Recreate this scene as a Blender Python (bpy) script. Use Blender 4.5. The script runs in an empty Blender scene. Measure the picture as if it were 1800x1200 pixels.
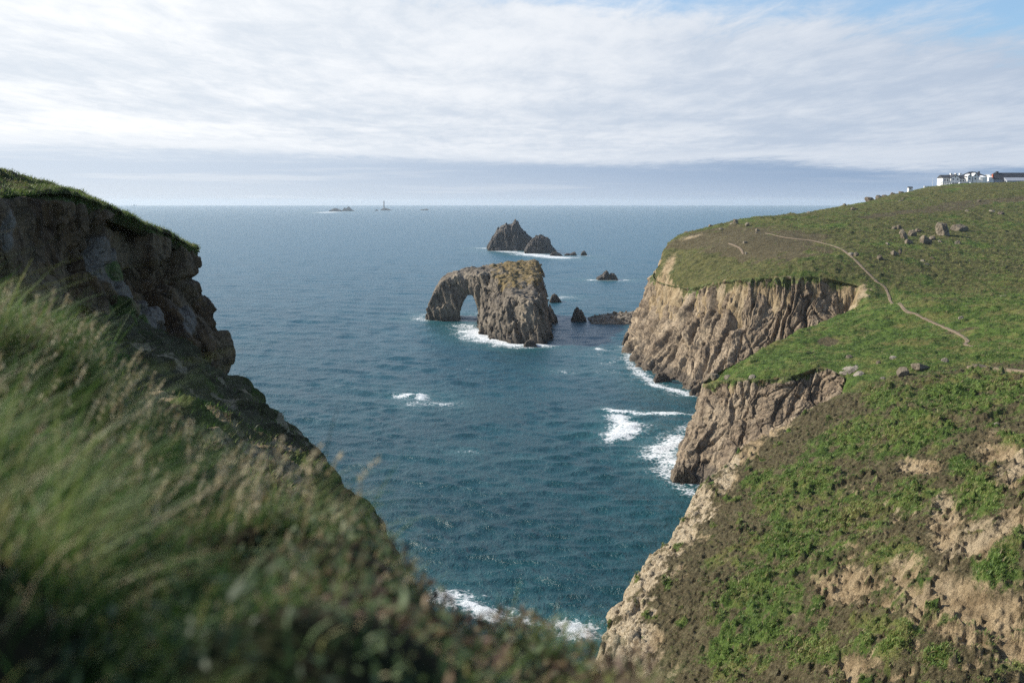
import bpy, math
import numpy as np
from mathutils import Vector

rng = np.random.default_rng(7)
COL = bpy.context.scene.collection
R = math.radians

# ------------------------------------------------------------------ camera maths
EYE = 60.0
PITCH = R(7.97)
CP, SP = math.cos(PITCH), math.sin(PITCH)
FPX = 1750.0

def ray(px, py):
    cx, cy = (px - 900.0) / FPX, (600.0 - py) / FPX
    return np.array([cx, CP + cy * SP, -SP + cy * CP])

def P(px, py, d):
    r = ray(px, py)
    t = d / r[1]
    return np.array([r[0] * t, d, EYE + r[2] * t])

def sea(px, py, z=0.0):
    r = ray(px, py)
    t = (z - EYE) / r[2]
    return np.array([r[0] * t, r[1] * t, z])

def project(V):
    x, y, z = V[:, 0], V[:, 1], V[:, 2] - EYE
    f = np.maximum(y * CP - z * SP, 1e-3)
    u = y * SP + z * CP
    return 900 + FPX * x / f, 600 - FPX * u / f

# ------------------------------------------------------------------ noise
def _hash(ix, iy, iz, seed):
    with np.errstate(over='ignore'):
        h = (ix.astype(np.uint32) * np.uint32(374761393) + iy.astype(np.uint32) * np.uint32(668265263)
             + iz.astype(np.uint32) * np.uint32(2147483647) + np.uint32((seed * 1274126177) & 0xffffffff))
        h = (h ^ (h >> np.uint32(13))) * np.uint32(1274126177)
        h = (h ^ (h >> np.uint32(16))) * np.uint32(2246822519)
        h = h ^ (h >> np.uint32(15))
    return h

def perlin(p, seed=0):
    p = np.asarray(p, np.float64)
    i = np.floor(p).astype(np.int64)
    f = p - i
    u = f * f * f * (f * (f * 6 - 15) + 10)
    out = np.zeros(len(p))
    for dx in (0, 1):
        wx = u[:, 0] if dx else 1 - u[:, 0]
        for dy in (0, 1):
            wy = u[:, 1] if dy else 1 - u[:, 1]
            for dz in (0, 1):
                wz = u[:, 2] if dz else 1 - u[:, 2]
                h = _hash(i[:, 0] + dx, i[:, 1] + dy, i[:, 2] + dz, seed)
                gx = (h & np.uint32(1023)).astype(np.float64) / 511.5 - 1
                gy = ((h >> np.uint32(10)) & np.uint32(1023)).astype(np.float64) / 511.5 - 1
                gz = ((h >> np.uint32(20)) & np.uint32(1023)).astype(np.float64) / 511.5 - 1
                out += wx * wy * wz * (gx * (f[:, 0] - dx) + gy * (f[:, 1] - dy) + gz * (f[:, 2] - dz))
    return out * 1.25

def fbm(p, oct=4, seed=0, gain=.5, lac=2.03):
    a, s, out = 1.0, 1.0, 0
    for k in range(oct):
        out = out + a * perlin(p * s + 17.3 * k, seed + k)
        a *= gain; s *= lac
    return out

def ridged(p, oct=3, seed=0):
    a, s, out = 1.0, 1.0, 0
    for k in range(oct):
        out = out + a * (1 - 2.2 * np.abs(perlin(p * s + 9.1 * k, seed + k)))
        a *= .5; s *= 2.1
    return out

def worley(p, seed=0, jit=.9):
    """F1, F2 and a random value of the nearest cell"""
    p = np.asarray(p, np.float64)
    i = np.floor(p).astype(np.int64)
    n = len(p)
    f1 = np.full(n, 9.0); f2 = np.full(n, 9.0); cid = np.zeros(n)
    for dx in (-1, 0, 1):
        for dy in (-1, 0, 1):
            for dz in (-1, 0, 1):
                c0, c1, c2 = i[:, 0] + dx, i[:, 1] + dy, i[:, 2] + dz
                h = _hash(c0, c1, c2, seed)
                jx = (h & np.uint32(1023)).astype(np.float64) / 1023
                jy = ((h >> np.uint32(10)) & np.uint32(1023)).astype(np.float64) / 1023
                jz = ((h >> np.uint32(20)) & np.uint32(1023)).astype(np.float64) / 1023
                d = np.sqrt((c0 + .5 + jit * (jx - .5) - p[:, 0]) ** 2 + (c1 + .5 + jit * (jy - .5) - p[:, 1]) ** 2
                            + (c2 + .5 + jit * (jz - .5) - p[:, 2]) ** 2)
                r = ((h * np.uint32(2654435761)) >> np.uint32(8)).astype(np.float64) / 16777215
                near = d < f1
                f2 = np.where(near, f1, np.minimum(f2, d))
                cid = np.where(near, r, cid)
                f1 = np.where(near, d, f1)
    return f1, f2, cid

def sstep(a, b, x):
    t = np.clip((x - a) / (b - a), 0, 1)
    return t * t * (3 - 2 * t)

# ------------------------------------------------------------------ mesh helpers
def mk(name, V, F, mat, smooth=True, attrs=None, parent=None, F3=None):
    """one mesh object from a vertex array, quads F (n,4) and optional triangles F3 (n,3)"""
    me = bpy.data.meshes.new(name)
    V = np.asarray(V, np.float32)
    parts = [a for a in (F, F3) if a is not None and len(a)]
    loops = np.concatenate([np.asarray(a, np.int32).ravel() for a in parts])
    tot = np.concatenate([np.full(len(a), np.asarray(a).shape[1], np.int32) for a in parts])
    me.vertices.add(len(V)); me.vertices.foreach_set('co', V.ravel())
    me.loops.add(len(loops)); me.loops.foreach_set('vertex_index', loops)
    me.polygons.add(len(tot))
    st = np.concatenate([[0], np.cumsum(tot)[:-1]]).astype(np.int32)
    me.polygons.foreach_set('loop_start', st); me.polygons.foreach_set('loop_total', tot)
    me.polygons.foreach_set('use_smooth', np.full(len(tot), smooth, bool))
    me.update(calc_edges=True)
    for k, a in (attrs or {}).items():
        a = np.asarray(a, np.float32)
        if a.ndim == 1:
            at = me.attributes.new(k, 'FLOAT', 'POINT'); at.data.foreach_set('value', a)
        else:
            at = me.attributes.new(k, 'FLOAT_COLOR', 'POINT')
            if a.shape[1] == 3: a = np.concatenate([a, np.ones((len(a), 1), np.float32)], 1)
            at.data.foreach_set('color', a.ravel())
    for m in (mat if isinstance(mat, (list, tuple)) else [mat]): me.materials.append(m)
    o = bpy.data.objects.new(name, me)
    COL.objects.link(o)
    if parent is not None: o.parent = parent
    return o

def grid_faces(nr, nc, flip=False):
    a = np.arange(nr * nc).reshape(nr, nc)
    q = np.stack([a[:-1, :-1], a[:-1, 1:], a[1:, 1:], a[1:, :-1]], -1).reshape(-1, 4)
    return q[:, ::-1] if flip else q

def grid_normals(G):
    du = np.gradient(G, axis=1); dv = np.gradient(G, axis=0)
    n = np.cross(du, dv)
    return n / np.maximum(np.linalg.norm(n, axis=-1, keepdims=True), 1e-9)

def catmull(pts, n, ts=None):
    """resample control rows pts (k, ...) to n by Catmull-Rom; ts: parameter values 0..k-1"""
    pts = np.asarray(pts, float); k = len(pts)
    t = np.linspace(0, k - 1, n) if ts is None else np.asarray(ts)
    i = np.clip(np.floor(t).astype(int), 0, k - 2); f = t - i
    ext = np.concatenate([[2 * pts[0] - pts[1]], pts, [2 * pts[-1] - pts[-2]]])
    p0, p1, p2, p3 = ext[i], ext[i + 1], ext[i + 2], ext[i + 3]
    f = f.reshape((-1,) + (1,) * (pts.ndim - 1))
    return .5 * (2 * p1 + (p2 - p0) * f + (2 * p0 - 5 * p1 + 4 * p2 - p3) * f ** 2 + (3 * p1 - p0 - 3 * p2 + p3) * f ** 3)

def loft(net, nr, nc):
    """net[col][row] of 3-D points -> (nr, nc, 3) grid"""
    net = np.array(net, float)               # cols, rows, 3
    cols = catmull(net, nc)                  # nc, rows, 3
    return catmull(np.swapaxes(cols, 0, 1), nr)

def tag(o, label=None, cat=None, group=None, kind=None):
    if label: o['label'] = label
    if cat: o['category'] = cat
    if group: o['group'] = group
    if kind: o['kind'] = kind
    return o

def empty(name, loc, rz=0.0):
    o = bpy.data.objects.new(name, None); COL.objects.link(o)
    o.location = loc; o.rotation_euler = (0, 0, rz)
    return o

class MB:
    """collects simple solids into one mesh"""
    def __init__(s): s.v, s.q, s.t = [], [], []
    def poly(s, pts, faces):
        b = len(s.v); s.v += [tuple(p) for p in pts]
        for f in faces:
            (s.q if len(f) == 4 else s.t).append([b + i for i in f])
    def box(s, x0, x1, y0, y1, z0, z1):
        s.poly([(x0, y0, z0), (x1, y0, z0), (x1, y1, z0), (x0, y1, z0), (x0, y0, z1), (x1, y0, z1), (x1, y1, z1), (x0, y1, z1)],
               [(0, 3, 2, 1), (4, 5, 6, 7), (0, 1, 5, 4), (1, 2, 6, 5), (2, 3, 7, 6), (3, 0, 4, 7)])
    def gable_x(s, x0, x1, y0, y1, z0, z1, th=.25, hip=0.0):
        """roof slabs with ridge along x; hip = inset of the ridge ends"""
        ym = (y0 + y1) / 2
        s.poly([(x0, y0, z0), (x1, y0, z0), (x1, y1, z0), (x0, y1, z0), (x0 + hip, ym, z1), (x1 - hip, ym, z1)],
               [(0, 1, 5, 4), (2, 3, 4, 5), (3, 0, 4), (1, 2, 5), (0, 3, 2, 1)])
    def gable_y(s, x0, x1, y0, y1, z0, z1, hip=0.0):
        xm = (x0 + x1) / 2
        s.poly([(x0, y0, z0), (x1, y0, z0), (x1, y1, z0), (x0, y1, z0), (xm, y0 + hip, z1), (xm, y1 - hip, z1)],
               [(0, 1, 4), (2, 3, 5), (3, 0, 4, 5), (1, 2, 5, 4), (0, 3, 2, 1)])
    def lathe(s, prof, n=16, cx=0, cy=0):
        b = len(s.v)
        for r, z in prof:
            for k in range(n):
                a = 2 * math.pi * k / n
                s.v.append((cx + r * math.cos(a), cy + r * math.sin(a), z))
        for j in range(len(prof) - 1):
            for k in range(n):
                k2 = (k + 1) % n
                s.q.append([b + j * n + k, b + j * n + k2, b + (j + 1) * n + k2, b + (j + 1) * n + k])
        c = len(s.v); s.v.append((cx, cy, prof[-1][1]))
        for k in range(n): s.t.append([b + (len(prof) - 1) * n + k, b + (len(prof) - 1) * n + (k + 1) % n, c])
    def build(s, name, mat, parent=None, smooth=False):
        return mk(name, np.array(s.v), np.array(s.q) if s.q else None, mat, smooth, None, parent, np.array(s.t) if s.t else None)

# ------------------------------------------------------------------ materials
class NT:
    def __init__(s, name=None, tree=None):
        if tree is None:
            s.m = bpy.data.materials.new(name); s.m.use_nodes = True; s.t = s.m.node_tree
        else: s.m, s.t = None, tree
        s.t.nodes.clear()
    def n(s, typ, ins=None, **kw):
        nd = s.t.nodes.new(typ)
        for k, v in kw.items(): setattr(nd, k, v)
        for k, v in (ins or {}).items():
            sk = nd.inputs[k]
            if isinstance(v, bpy.types.NodeSocket): s.t.links.new(v, sk)
            elif v is not None: sk.default_value = v
        return nd
    def math(s, op, a, b=0.0, c=0.0, clamp=False):
        return s.n('ShaderNodeMath', {0: a, 1: b, 2: c}, operation=op, use_clamp=clamp).outputs[0]
    def mix(s, f, a, b, blend='MIX'):
        nd = s.n('ShaderNodeMix', None, data_type='RGBA', blend_type=blend)
        for i, v in ((0, f), (6, a), (7, b)):
            if isinstance(v, bpy.types.NodeSocket): s.t.links.new(v, nd.inputs[i])
            else: nd.inputs[i].default_value = v if i == 0 else (*v, 1) if len(v) == 3 else v
        return nd.outputs[2]
    def noise(s, vec, scale, detail=4, rough=.55, dist=0.0):
        return s.n('ShaderNodeTexNoise', {'Vector': vec, 'Scale': scale, 'Detail': detail, 'Roughness': rough, 'Distortion': dist}).outputs[0]
    def sm(s, x, a, b):
        return s.n('ShaderNodeMapRange', {0: x, 1: a, 2: b, 3: 0.0, 4: 1.0}, interpolation_type='SMOOTHSTEP').outputs[0]
    def pos(s, scale=(1, 1, 1)):
        g = s.n('ShaderNodeNewGeometry').outputs['Position']
        return s.n('ShaderNodeMapping', {'Vector': g, 'Scale': scale}).outputs[0]
    def attr(s, name, out='Fac'):
        return s.n('ShaderNodeAttribute', attribute_name=name).outputs[out]
    def bump(s, h, dist, strength=1.0, nrm=None):
        return s.n('ShaderNodeBump', {'Height': h, 'Distance': dist, 'Strength': strength, 'Normal': nrm}).outputs[0]
    def bsdf(s, col, rough=.9, nrm=None, spec=.2, **kw):
        ins = {'Base Color': col if isinstance(col, bpy.types.NodeSocket) else (*col, 1), 'Roughness': rough, 'Specular IOR Level': spec, 'Normal': nrm}
        ins.update(kw)
        return s.n('ShaderNodeBsdfPrincipled', ins).outputs[0]
    def out(s, sh, vol=None):
        o = s.n('ShaderNodeOutputMaterial')
        if sh is not None: s.t.links.new(sh, o.inputs[0])
        if vol is not None: s.t.links.new(vol, o.inputs[1])
        return s.m

def mat_rock(name, cols, scale=1.0, wet=3.5, lichen=.35, veg=True, crack=1.0, lump=.3, sheet=False, turf=((.040, .056, .016), (.110, .130, .038), (.165, .12, .06))):
    """jointed granite: cols = dark, mid, pale; 'veg' attribute lays turf over it"""
    t = NT(name)
    p = t.pos()
    big = t.noise(p, .07 * scale, 4, .6)
    med = t.noise(p, .45 * scale, 6, .6, .4)
    fin = t.noise(p, 3.0 * scale, 5, .65)
    streak = t.noise(t.n('ShaderNodeMapping', {'Vector': t.attr('st', 'Vector'), 'Scale': (1, .10, 1)}).outputs[0] if sheet else t.pos((1, 1, .12)), (.75 if sheet else .5) * scale, 6, .6, .5)
    c = t.mix(t.sm(med, .36, .66), cols[0], cols[1])
    c = t.mix(t.sm(t.math('ADD', t.math('MULTIPLY', big, .5), t.math('MULTIPLY', streak, .5)), .43, .62), c, cols[2])
    c = t.mix(t.math('MULTIPLY', t.sm(streak, .54, .68), .5), c, tuple(k * .45 for k in cols[0]))
    lc = t.sm(t.noise(p, .9 * scale, 6, .7), .58, .70)
    c = t.mix(t.math('MULTIPLY', lc, lichen), c, (.20, .17, .075))
    c = t.mix(t.math('MULTIPLY', t.sm(fin, .3, .72), .55), t.mix(.35, c, (.02, .018, .015)), c)
    z = t.n('ShaderNodeSeparateXYZ', {0: p}).outputs[2]
    c = t.mix(t.math('MULTIPLY', t.attr('slab'), t.sm(fin, .25, .6)), c, (.185, .152, .122))
    if wet:
        w = t.sm(t.math('ADD', z, t.math('MULTIPLY', t.math('SUBTRACT', med, .5), 6)), wet + .8, wet - 1.5)
        c = t.mix(t.math('MULTIPLY', w, .7), c, (.048, .041, .034))
    if veg:
        va = t.attr('veg')
        vn = t.noise(p, 1.1 * scale, 6, .7)
        g = t.mix(t.sm(vn, .38, .62), turf[0], turf[1])
        g = t.mix(t.sm(t.noise(p, .35 * scale, 4), .5, .68), g, turf[2])
        c = t.mix(t.sm(t.math('ADD', va, t.math('MULTIPLY', t.math('SUBTRACT', vn, .5), .9)), .42, .58), c, g)
    vor = t.n('ShaderNodeTexVoronoi', {'Vector': t.n('ShaderNodeMapping', {'Vector': t.n('ShaderNodeVectorMath', {0: t.pos((1, 1, .5)), 1: t.n('ShaderNodeTexNoise', {'Vector': p, 'Scale': .6 * scale, 'Detail': 3}).outputs[1]}, operation='ADD').outputs[0]}).outputs[0],
              'Scale': .55 * scale}, feature='DISTANCE_TO_EDGE').outputs[0]
    cr = t.sm(vor, 0.0, .07)
    n1 = t.bump(t.math('ADD', t.math('MULTIPLY', streak, 1 - lump), t.math('MULTIPLY', med, lump)), .9 / scale, .75)
    n2 = t.bump(cr, .22 / scale * crack, .55 * min(crack, 1), n1)
    n3 = t.bump(fin, .22 / scale, .8, n2)
    c = t.mix(t.math('MULTIPLY', t.math('SUBTRACT', 1.0, cr), .45 * min(crack, 1)), c, (.03, .025, .02))
    return t.out(t.bsdf(c, .88, n3, .25))

ROCK_TAN = mat_rock('tan_granite', ((.105, .077, .052), (.285, .213, .140), (.470, .372, .255)), 1.0, 3.5, .3, sheet=True)
ROCK_GREY = mat_rock('grey_granite', ((.085, .074, .062), (.195, .168, .138), (.310, .270, .215)), .8, 3.0, .45)
ROCK_FOOT = mat_rock('foot_rock', ((.10, .078, .055), (.20, .155, .105), (.30, .24, .165)), 1.2, .8, .1, False)
ROCK_SPIT = mat_rock('spit_stone', ((.12, .10, .08), (.27, .235, .19), (.40, .35, .28)), 1.6, .4, .15, False, lump=1.0)
ROCK_ARCH = mat_rock('arch_granite', ((.085, .070, .055), (.200, .165, .125), (.330, .275, .205)), .8, 3.0, .4, True, 1.0, turf=((.095, .075, .030), (.200, .140, .055), (.21, .165, .105)))
ROCK_DARK = mat_rock('dark_granite', ((.055, .048, .045), (.110, .096, .086), (.170, .150, .130)), .4, 2.5, .25)
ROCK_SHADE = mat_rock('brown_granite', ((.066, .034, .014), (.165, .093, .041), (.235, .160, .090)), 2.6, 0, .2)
ROCK_WET = mat_rock('wet_rock', ((.05, .042, .034), (.10, .082, .062), (.15, .12, .09)), 1.2, 2.5, .1, False)
BOULDER = mat_rock('boulder_stone', ((.08, .064, .044), (.18, .145, .102), (.29, .245, .18)), 2.2, 0, .35, False, .25, lump=1.0)
PALE_STONE = mat_rock('pale_stone', ((.16, .14, .11), (.29, .255, .205), (.39, .345, .28)), 2.0, 0, .1, False, .25, lump=1.0)

def mat_land():
    """turf, heath and bare earth; 'mask' = green, heath, earth"""
    t = NT('headland_turf')
    p = t.pos()
    mk_ = t.n('ShaderNodeSeparateColor', {0: t.attr('mask', 'Color')})
    gr, he, so = mk_.outputs[0], mk_.outputs[1], mk_.outputs[2]
    tint = t.attr('tint')
    n0 = t.noise(p, .05, 4, .6)
    n1 = t.noise(p, .35, 6, .65, .3)
    n2 = t.noise(p, 1.9, 6, .7)
    n3 = t.noise(p, 7.0, 4, .7)
    green = t.mix(t.sm(n1, .36, .62), (.036, .066, .015), (.098, .155, .032))
    green = t.mix(t.math('MULTIPLY', t.sm(t.noise(p, .13, 5, .65), .48, .62), .85), green, (.165, .160, .055))
    green = t.mix(t.math('MULTIPLY', t.sm(n2, .52, .68), .6), green, (.13, .18, .045))
    green = t.mix(t.math('MULTIPLY', t.sm(n0, .56, .68), .55), green, (.15, .105, .045))
    olive = t.mix(t.sm(n1, .36, .62), (.052, .058, .022), (.125, .120, .045))
    olive = t.mix(t.math('MULTIPLY', t.sm(n2, .5, .68), .5), olive, (.165, .150, .065))
    green = t.mix(t.sm(t.math('ADD', tint, t.math('MULTIPLY', t.math('SUBTRACT', n1, .5), 1.0)), .35, .65), green, olive)
    heath = t.mix(t.sm(n2, .35, .65), (.055, .045, .024), (.130, .108, .060))
    heath = t.mix(t.math('MULTIPLY', t.sm(n1, .5, .65), .6), heath, (.170, .150, .085))
    soil = t.mix(t.sm(n1, .35, .62), (.215, .155, .088), (.40, .305, .185))
    soil = t.mix(t.math('MULTIPLY', t.sm(n2, .55, .72), .5), soil, (.11, .08, .052))
    soil = t.mix(t.math('MULTIPLY', t.sm(n0, .5, .62), .45), soil, (.48, .40, .28))
    j = t.math('MULTIPLY', t.math('SUBTRACT', n2, .5), .7)
    c = t.mix(t.sm(t.math('ADD', he, j), .35, .6), green, heath)
    j2 = t.math('MULTIPLY', t.math('SUBTRACT', n1, .5), .5)
    c = t.mix(t.sm(t.math('ADD', t.math('ADD', so, j), j2), .32, .68), c, soil)
    pale = t.attr('pale')
    c = t.mix(t.math('MULTIPLY', t.sm(t.math('ADD', pale, j2), .35, .6), t.sm(t.math('ADD', so, j), .40, .60)), c, t.mix(t.sm(n2, .35, .65), (.36, .28, .18), (.54, .455, .325)))
    c = t.mix(t.math('MULTIPLY', t.sm(n3, .42, .62), .45), c, (.024, .024, .013))
    
    b1 = t.bump(n1, 1.2, .7)
    b2 = t.bump(n2, .55, .9, b1)
    b3 = t.bump(n3, .14, .8, b2)
    return t.out(t.bsdf(c, .95, b3, .1))
LAND = mat_land()

def mat_ground():
    t = NT('grassy_soil')
    p = t.pos()
    n1 = t.noise(p, 2.2, 6, .7); n2 = t.noise(p, 14, 5, .7)
    c = t.mix(t.sm(n1, .4, .6), (.010, .013, .004), (.032, .024, .013))
    c = t.mix(t.math('MULTIPLY', t.sm(n2, .45, .7), .6), c, (.022, .032, .009))
    return t.out(t.bsdf(c, .95, t.bump(n2, .04, .9), .1))
GROUND = mat_ground()

def mat_blades(name, ramp, trans=.35):
    """leaf blades; 'tint' picks the colour along the ramp"""
    t = NT(name)
    r = t.n('ShaderNodeValToRGB', {0: t.attr('tint')})
    el = r.color_ramp.elements
    while len(el) > 1: el.remove(el[-1])
    el[0].position = ramp[0][0]; el[0].color = (*ramp[0][1], 1)
    for q, c in ramp[1:]:
        e = el.new(q); e.color = (*c, 1)
    d = t.bsdf(r.outputs[0], .6, None, .3)
    tr = t.n('ShaderNodeBsdfTranslucent', {0: r.outputs[0]}).outputs[0]
    return t.out(t.n('ShaderNodeMixShader', {0: trans, 1: d, 2: tr}).outputs[0])
BLADE = mat_blades('grass_blades', [(0, (.024, .055, .012)), (.3, (.060, .125, .024)), (.55, (.12, .21, .05)), (.75, (.23, .26, .08)), (.88, (.36, .29, .15)), (1, (.50, .41, .26))])
TURFB = mat_blades('turf_blades', [(0, (.022, .045, .010)), (.3, (.060, .115, .020)), (.6, (.140, .212, .040)), (.8, (.235, .235, .075)), (.92, (.20, .155, .075)), (1, (.30, .24, .14))], .25)
SEEDH = mat_blades('dry_seed_stalks', [(0, (.11, .08, .04)), (.5, (.30, .24, .13)), (1, (.52, .44, .28))], .25)
HERB = mat_blades('herb_leaves', [(0, (.035, .060, .022)), (.5, (.11, .16, .06)), (.68, (.20, .22, .11)), (.82, (.24, .16, .085)), (1, (.12, .075, .05))], .25)

def mat_plain(name, col, rough=.7, bump=0.0, scale=2.0, var=.25, spec=.3):
    t = NT(name)
    n = t.noise(t.pos(), scale, 5, .6)
    c = t.mix(t.math('MULTIPLY', t.sm(n, .35, .7), var), col, tuple(k * .55 for k in col))
    return t.out(t.bsdf(c, rough, t.bump(n, bump, .6) if bump else None, spec))
WHITE = mat_plain('white_render', (.80, .80, .78), .6, .03, 1.0, .15)
SLATE = mat_plain('slate_roof', (.045, .048, .055), .6, .05, 2.0, .5)
TERRA = mat_plain('red_ridge_tile', (.36, .10, .05), .7)
GLASS = mat_plain('dark_window', (.03, .035, .04), .2, 0, 1, .2, .5)
TOWER = mat_plain('lighthouse_granite', (.16, .155, .15), .8, .05, .5)
IRON = mat_plain('dark_iron', (.06, .06, .065), .6)
PATHM = mat_plain('trodden_earth', (.185, .14, .095), .95, .12, 1.6, .6)
SHIPM = mat_plain('ship_paint', (.13, .16, .20), .6)

PATHS = [([(1345, 410), (1372, 416), (1400, 420), (1432, 424), (1460, 431), (1485, 442), (1500, 454), (1520, 474), (1540, 494), (1560, 514), (1585, 538), (1612, 553), (1640, 567), (1668, 579), (1690, 590), (1701, 600), (1696, 605), (1712, 610)], .85, 'trodden earth footpath winding up the headland'),
         ([(1280, 428), (1292, 432), (1301, 437), (1307, 447)], .8, 'faint side track worn in the heath'),
         ([(1700, 648), (1740, 650), (1800, 656), (1850, 658)], .9, 'level side track along the crest of the near slope')]
# ------------------------------------------------------------------ land height field
ctl = []
def C(px, py, d): ctl.append(P(px, py, d))
# near slope
for a in [(1065, 1100, 128.6), (1150, 1200, 112), (1250, 1100, 117), (1300, 1000, 128.7), (1300, 900, 152), (1400, 1200, 94.6), (1400, 800, 168),
          (1500, 1000, 110), (1500, 900, 130), (1500, 750, 173), (1600, 1200, 82.8), (1600, 850, 133), (1650, 700, 173), (1800, 1200, 71),
          (1800, 1000, 86.6), (1800, 850, 111), (1800, 700, 158), (1600, 655, 197), (1750, 645, 195), (2200, 900, 81), (2200, 650, 160),
          (1110, 1000, 144), (1185, 930, 157), (1215, 870, 173), (1235, 845, 179), (1310, 780, 190), (1400, 735, 192), (1480, 690, 197)]: C(*a)
# field
for a in [(1600, 620, 221), (1750, 610, 216), (1650, 560, 256), (1550, 600, 246), (1450, 620, 240), (1800, 560, 239), (1800, 450, 370),
          (1800, 500, 310), (1800, 380, 480), (1650, 500, 315), (1650, 400, 440), (1650, 350, 580), (1560, 345, 620), (1500, 360, 570),
          (1400, 380, 520), (1610, 334, 660), (1640, 331.5, 690), (1690, 332, 690), (1735, 329, 695), (1765, 324, 695), (1800, 319, 690), (2100, 450, 400), (2200, 350, 600), (2100, 550, 260),
          (1500, 440, 350), (1440, 425, 385), (1600, 530, 270), (1300, 440, 390), (1300, 400, 460), (1305, 386, 490), (1220, 450, 405),
          (1180, 418, 480), (1240, 402, 485)]: C(*a)
# cliff edges
cliff1_top = [(1195, 414, 495), (1172, 424, 470), (1148, 485, 430), (1200, 505, 382), (1250, 497, 355), (1300, 490, 335), (1350, 486, 327), (1400, 485, 321), (1450, 488, 317), (1500, 500, 312)]
field_edge = [(1510, 536, 300), (1450, 562, 284), (1350, 602, 261), (1300, 632, 249), (1262, 656, 240)]
cliff2_top = [(1240, 672, 232), (1290, 665, 222), (1340, 666, 217), (1400, 658, 215), (1445, 645, 215), (1480, 658, 210)]
for L in (cliff1_top, field_edge, cliff2_top):
    for a in L: C(*a)
ctl = np.array(ctl)
extra = []
for px, py, d, dd, dz in [(1180, 418, 480, 60, -6), (1305, 386, 490, 80, -6), (1400, 380, 520, 90, -6), (1500, 360, 570, 90, -5), (1560, 345, 620, 90, -4), (1700, 330, 700, 150, -4), (2100, 330, 700, 200, 4)]:
    q = P(px, py, d); extra.append((q[0] * (d + dd) / d, d + dd, q[2] + dz))
extra += [(40, 70, 2), (60, 50, 14), (90, 40, 32)]
ctl = np.concatenate([ctl, np.array(extra)])

def _tps(r2): return np.where(r2 > 1e-9, .5 * r2 * np.log(np.maximum(r2, 1e-9)), 0)
_c = ctl[:, :2] / 100.0
_n = len(_c)
_A = np.zeros((_n + 3, _n + 3))
_A[:_n, :_n] = _tps(((_c[:, None] - _c[None]) ** 2).sum(-1)) + np.eye(_n) * .004
_A[:_n, _n] = 1; _A[:_n, _n + 1:] = _c
_A[_n:, :_n] = _A[:_n, _n:].T
_w = np.linalg.solve(_A, np.concatenate([ctl[:, 2], [0, 0, 0]]))

def top_h(xy):
    q = np.asarray(xy) / 100.0
    out = np.empty(len(q))
    for s in range(0, len(q), 200000):
        b = q[s:s + 200000]
        out[s:s + 200000] = _tps(((b[:, None] - _c[None]) ** 2).sum(-1)) @ _w[:_n] + _w[_n] + b @ _w[_n + 1:]
    return out

def xy(a): return P(*a)[:2]
poly = [(95, 30), (30, 60), (8, 95)] + [xy(a) for a in [(1045, 1130, 126), (1075, 1060, 134), (1115, 995, 145), (1180, 925, 158), (1208, 880, 172),
        (1228, 845, 180), (1305, 782, 192), (1400, 737, 195), (1482, 692, 199)]] \
     + [xy(a) for a in cliff2_top[::-1]] + [xy(a) for a in field_edge[::-1]] + [xy(a) for a in cliff1_top[::-1]] \
     + [(120, 540), (190, 640), (240, 800), (330, 950), (900, 950), (900, 30)]
poly = np.array(poly)

def sd_poly(q, pl):
    """signed distance, positive inside"""
    q = np.asarray(q, float)
    d = np.full(len(q), 1e18); ins = np.zeros(len(q), bool)
    for i in range(len(pl)):
        a, b = pl[i], pl[(i + 1) % len(pl)]
        e = b - a; w = q - a
        t = np.clip((w @ e) / (e @ e), 0, 1)
        d = np.minimum(d, ((w - t[:, None] * e) ** 2).sum(1))
        cond = (a[1] > q[:, 1]) != (b[1] > q[:, 1])
        with np.errstate(divide='ignore', invalid='ignore'):
            xx = (b[0] - a[0]) * (q[:, 1] - a[1]) / (b[1] - a[1]) + a[0]
        ins ^= cond & (q[:, 0] < xx)
    return np.sqrt(d) * np.where(ins, 1, -1)

def land_h(q, sd=None):
    """height of the bare land without its tussocks"""
    q = np.asarray(q, float)
    if sd is None: sd = sd_poly(q, poly)
    h = top_h(q)
    q3 = np.concatenate([q, np.zeros((len(q), 1))], 1)
    edge = sd - 1.0 + 1.2 * fbm(q3 * .18, 3, 5)
    h = h - .35 * np.maximum(0, 3.0 - sd) ** 1.0 * (sd > -2)
    h = h - 3.2 * np.maximum(0, -edge)
    return np.maximum(h, -4.0)

def hit(px, py, d0=60, d1=900):
    """point of the land seen at a pixel"""
    ds = np.exp(np.linspace(math.log(d0), math.log(d1), 700))
    r = ray(px, py)
    pts = np.stack([r[0] * ds / r[1], ds, EYE + r[2] * ds / r[1]], 1)
    g = land_h(pts[:, :2]) - pts[:, 2]
    k = np.argmax(g > 0)
    if g[k] <= 0:
        q = pts[np.argmax(g)]
        return np.array([q[0], q[1], land_h(q[None, :2])[0] - .5])
    if k == 0: return pts[0]
    f = -g[k - 1] / (g[k] - g[k - 1])
    return pts[k - 1] * (1 - f) + pts[k] * f

def blob(px, py, cx, cy, rx, ry, rot=0.0):
    a = R(rot)
    u = ((px - cx) * math.cos(a) + (py - cy) * math.sin(a)) / rx
    v = (-(px - cx) * math.sin(a) + (py - cy) * math.cos(a)) / ry
    return np.clip(1.25 - np.sqrt(u * u + v * v), 0, 1)

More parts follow.
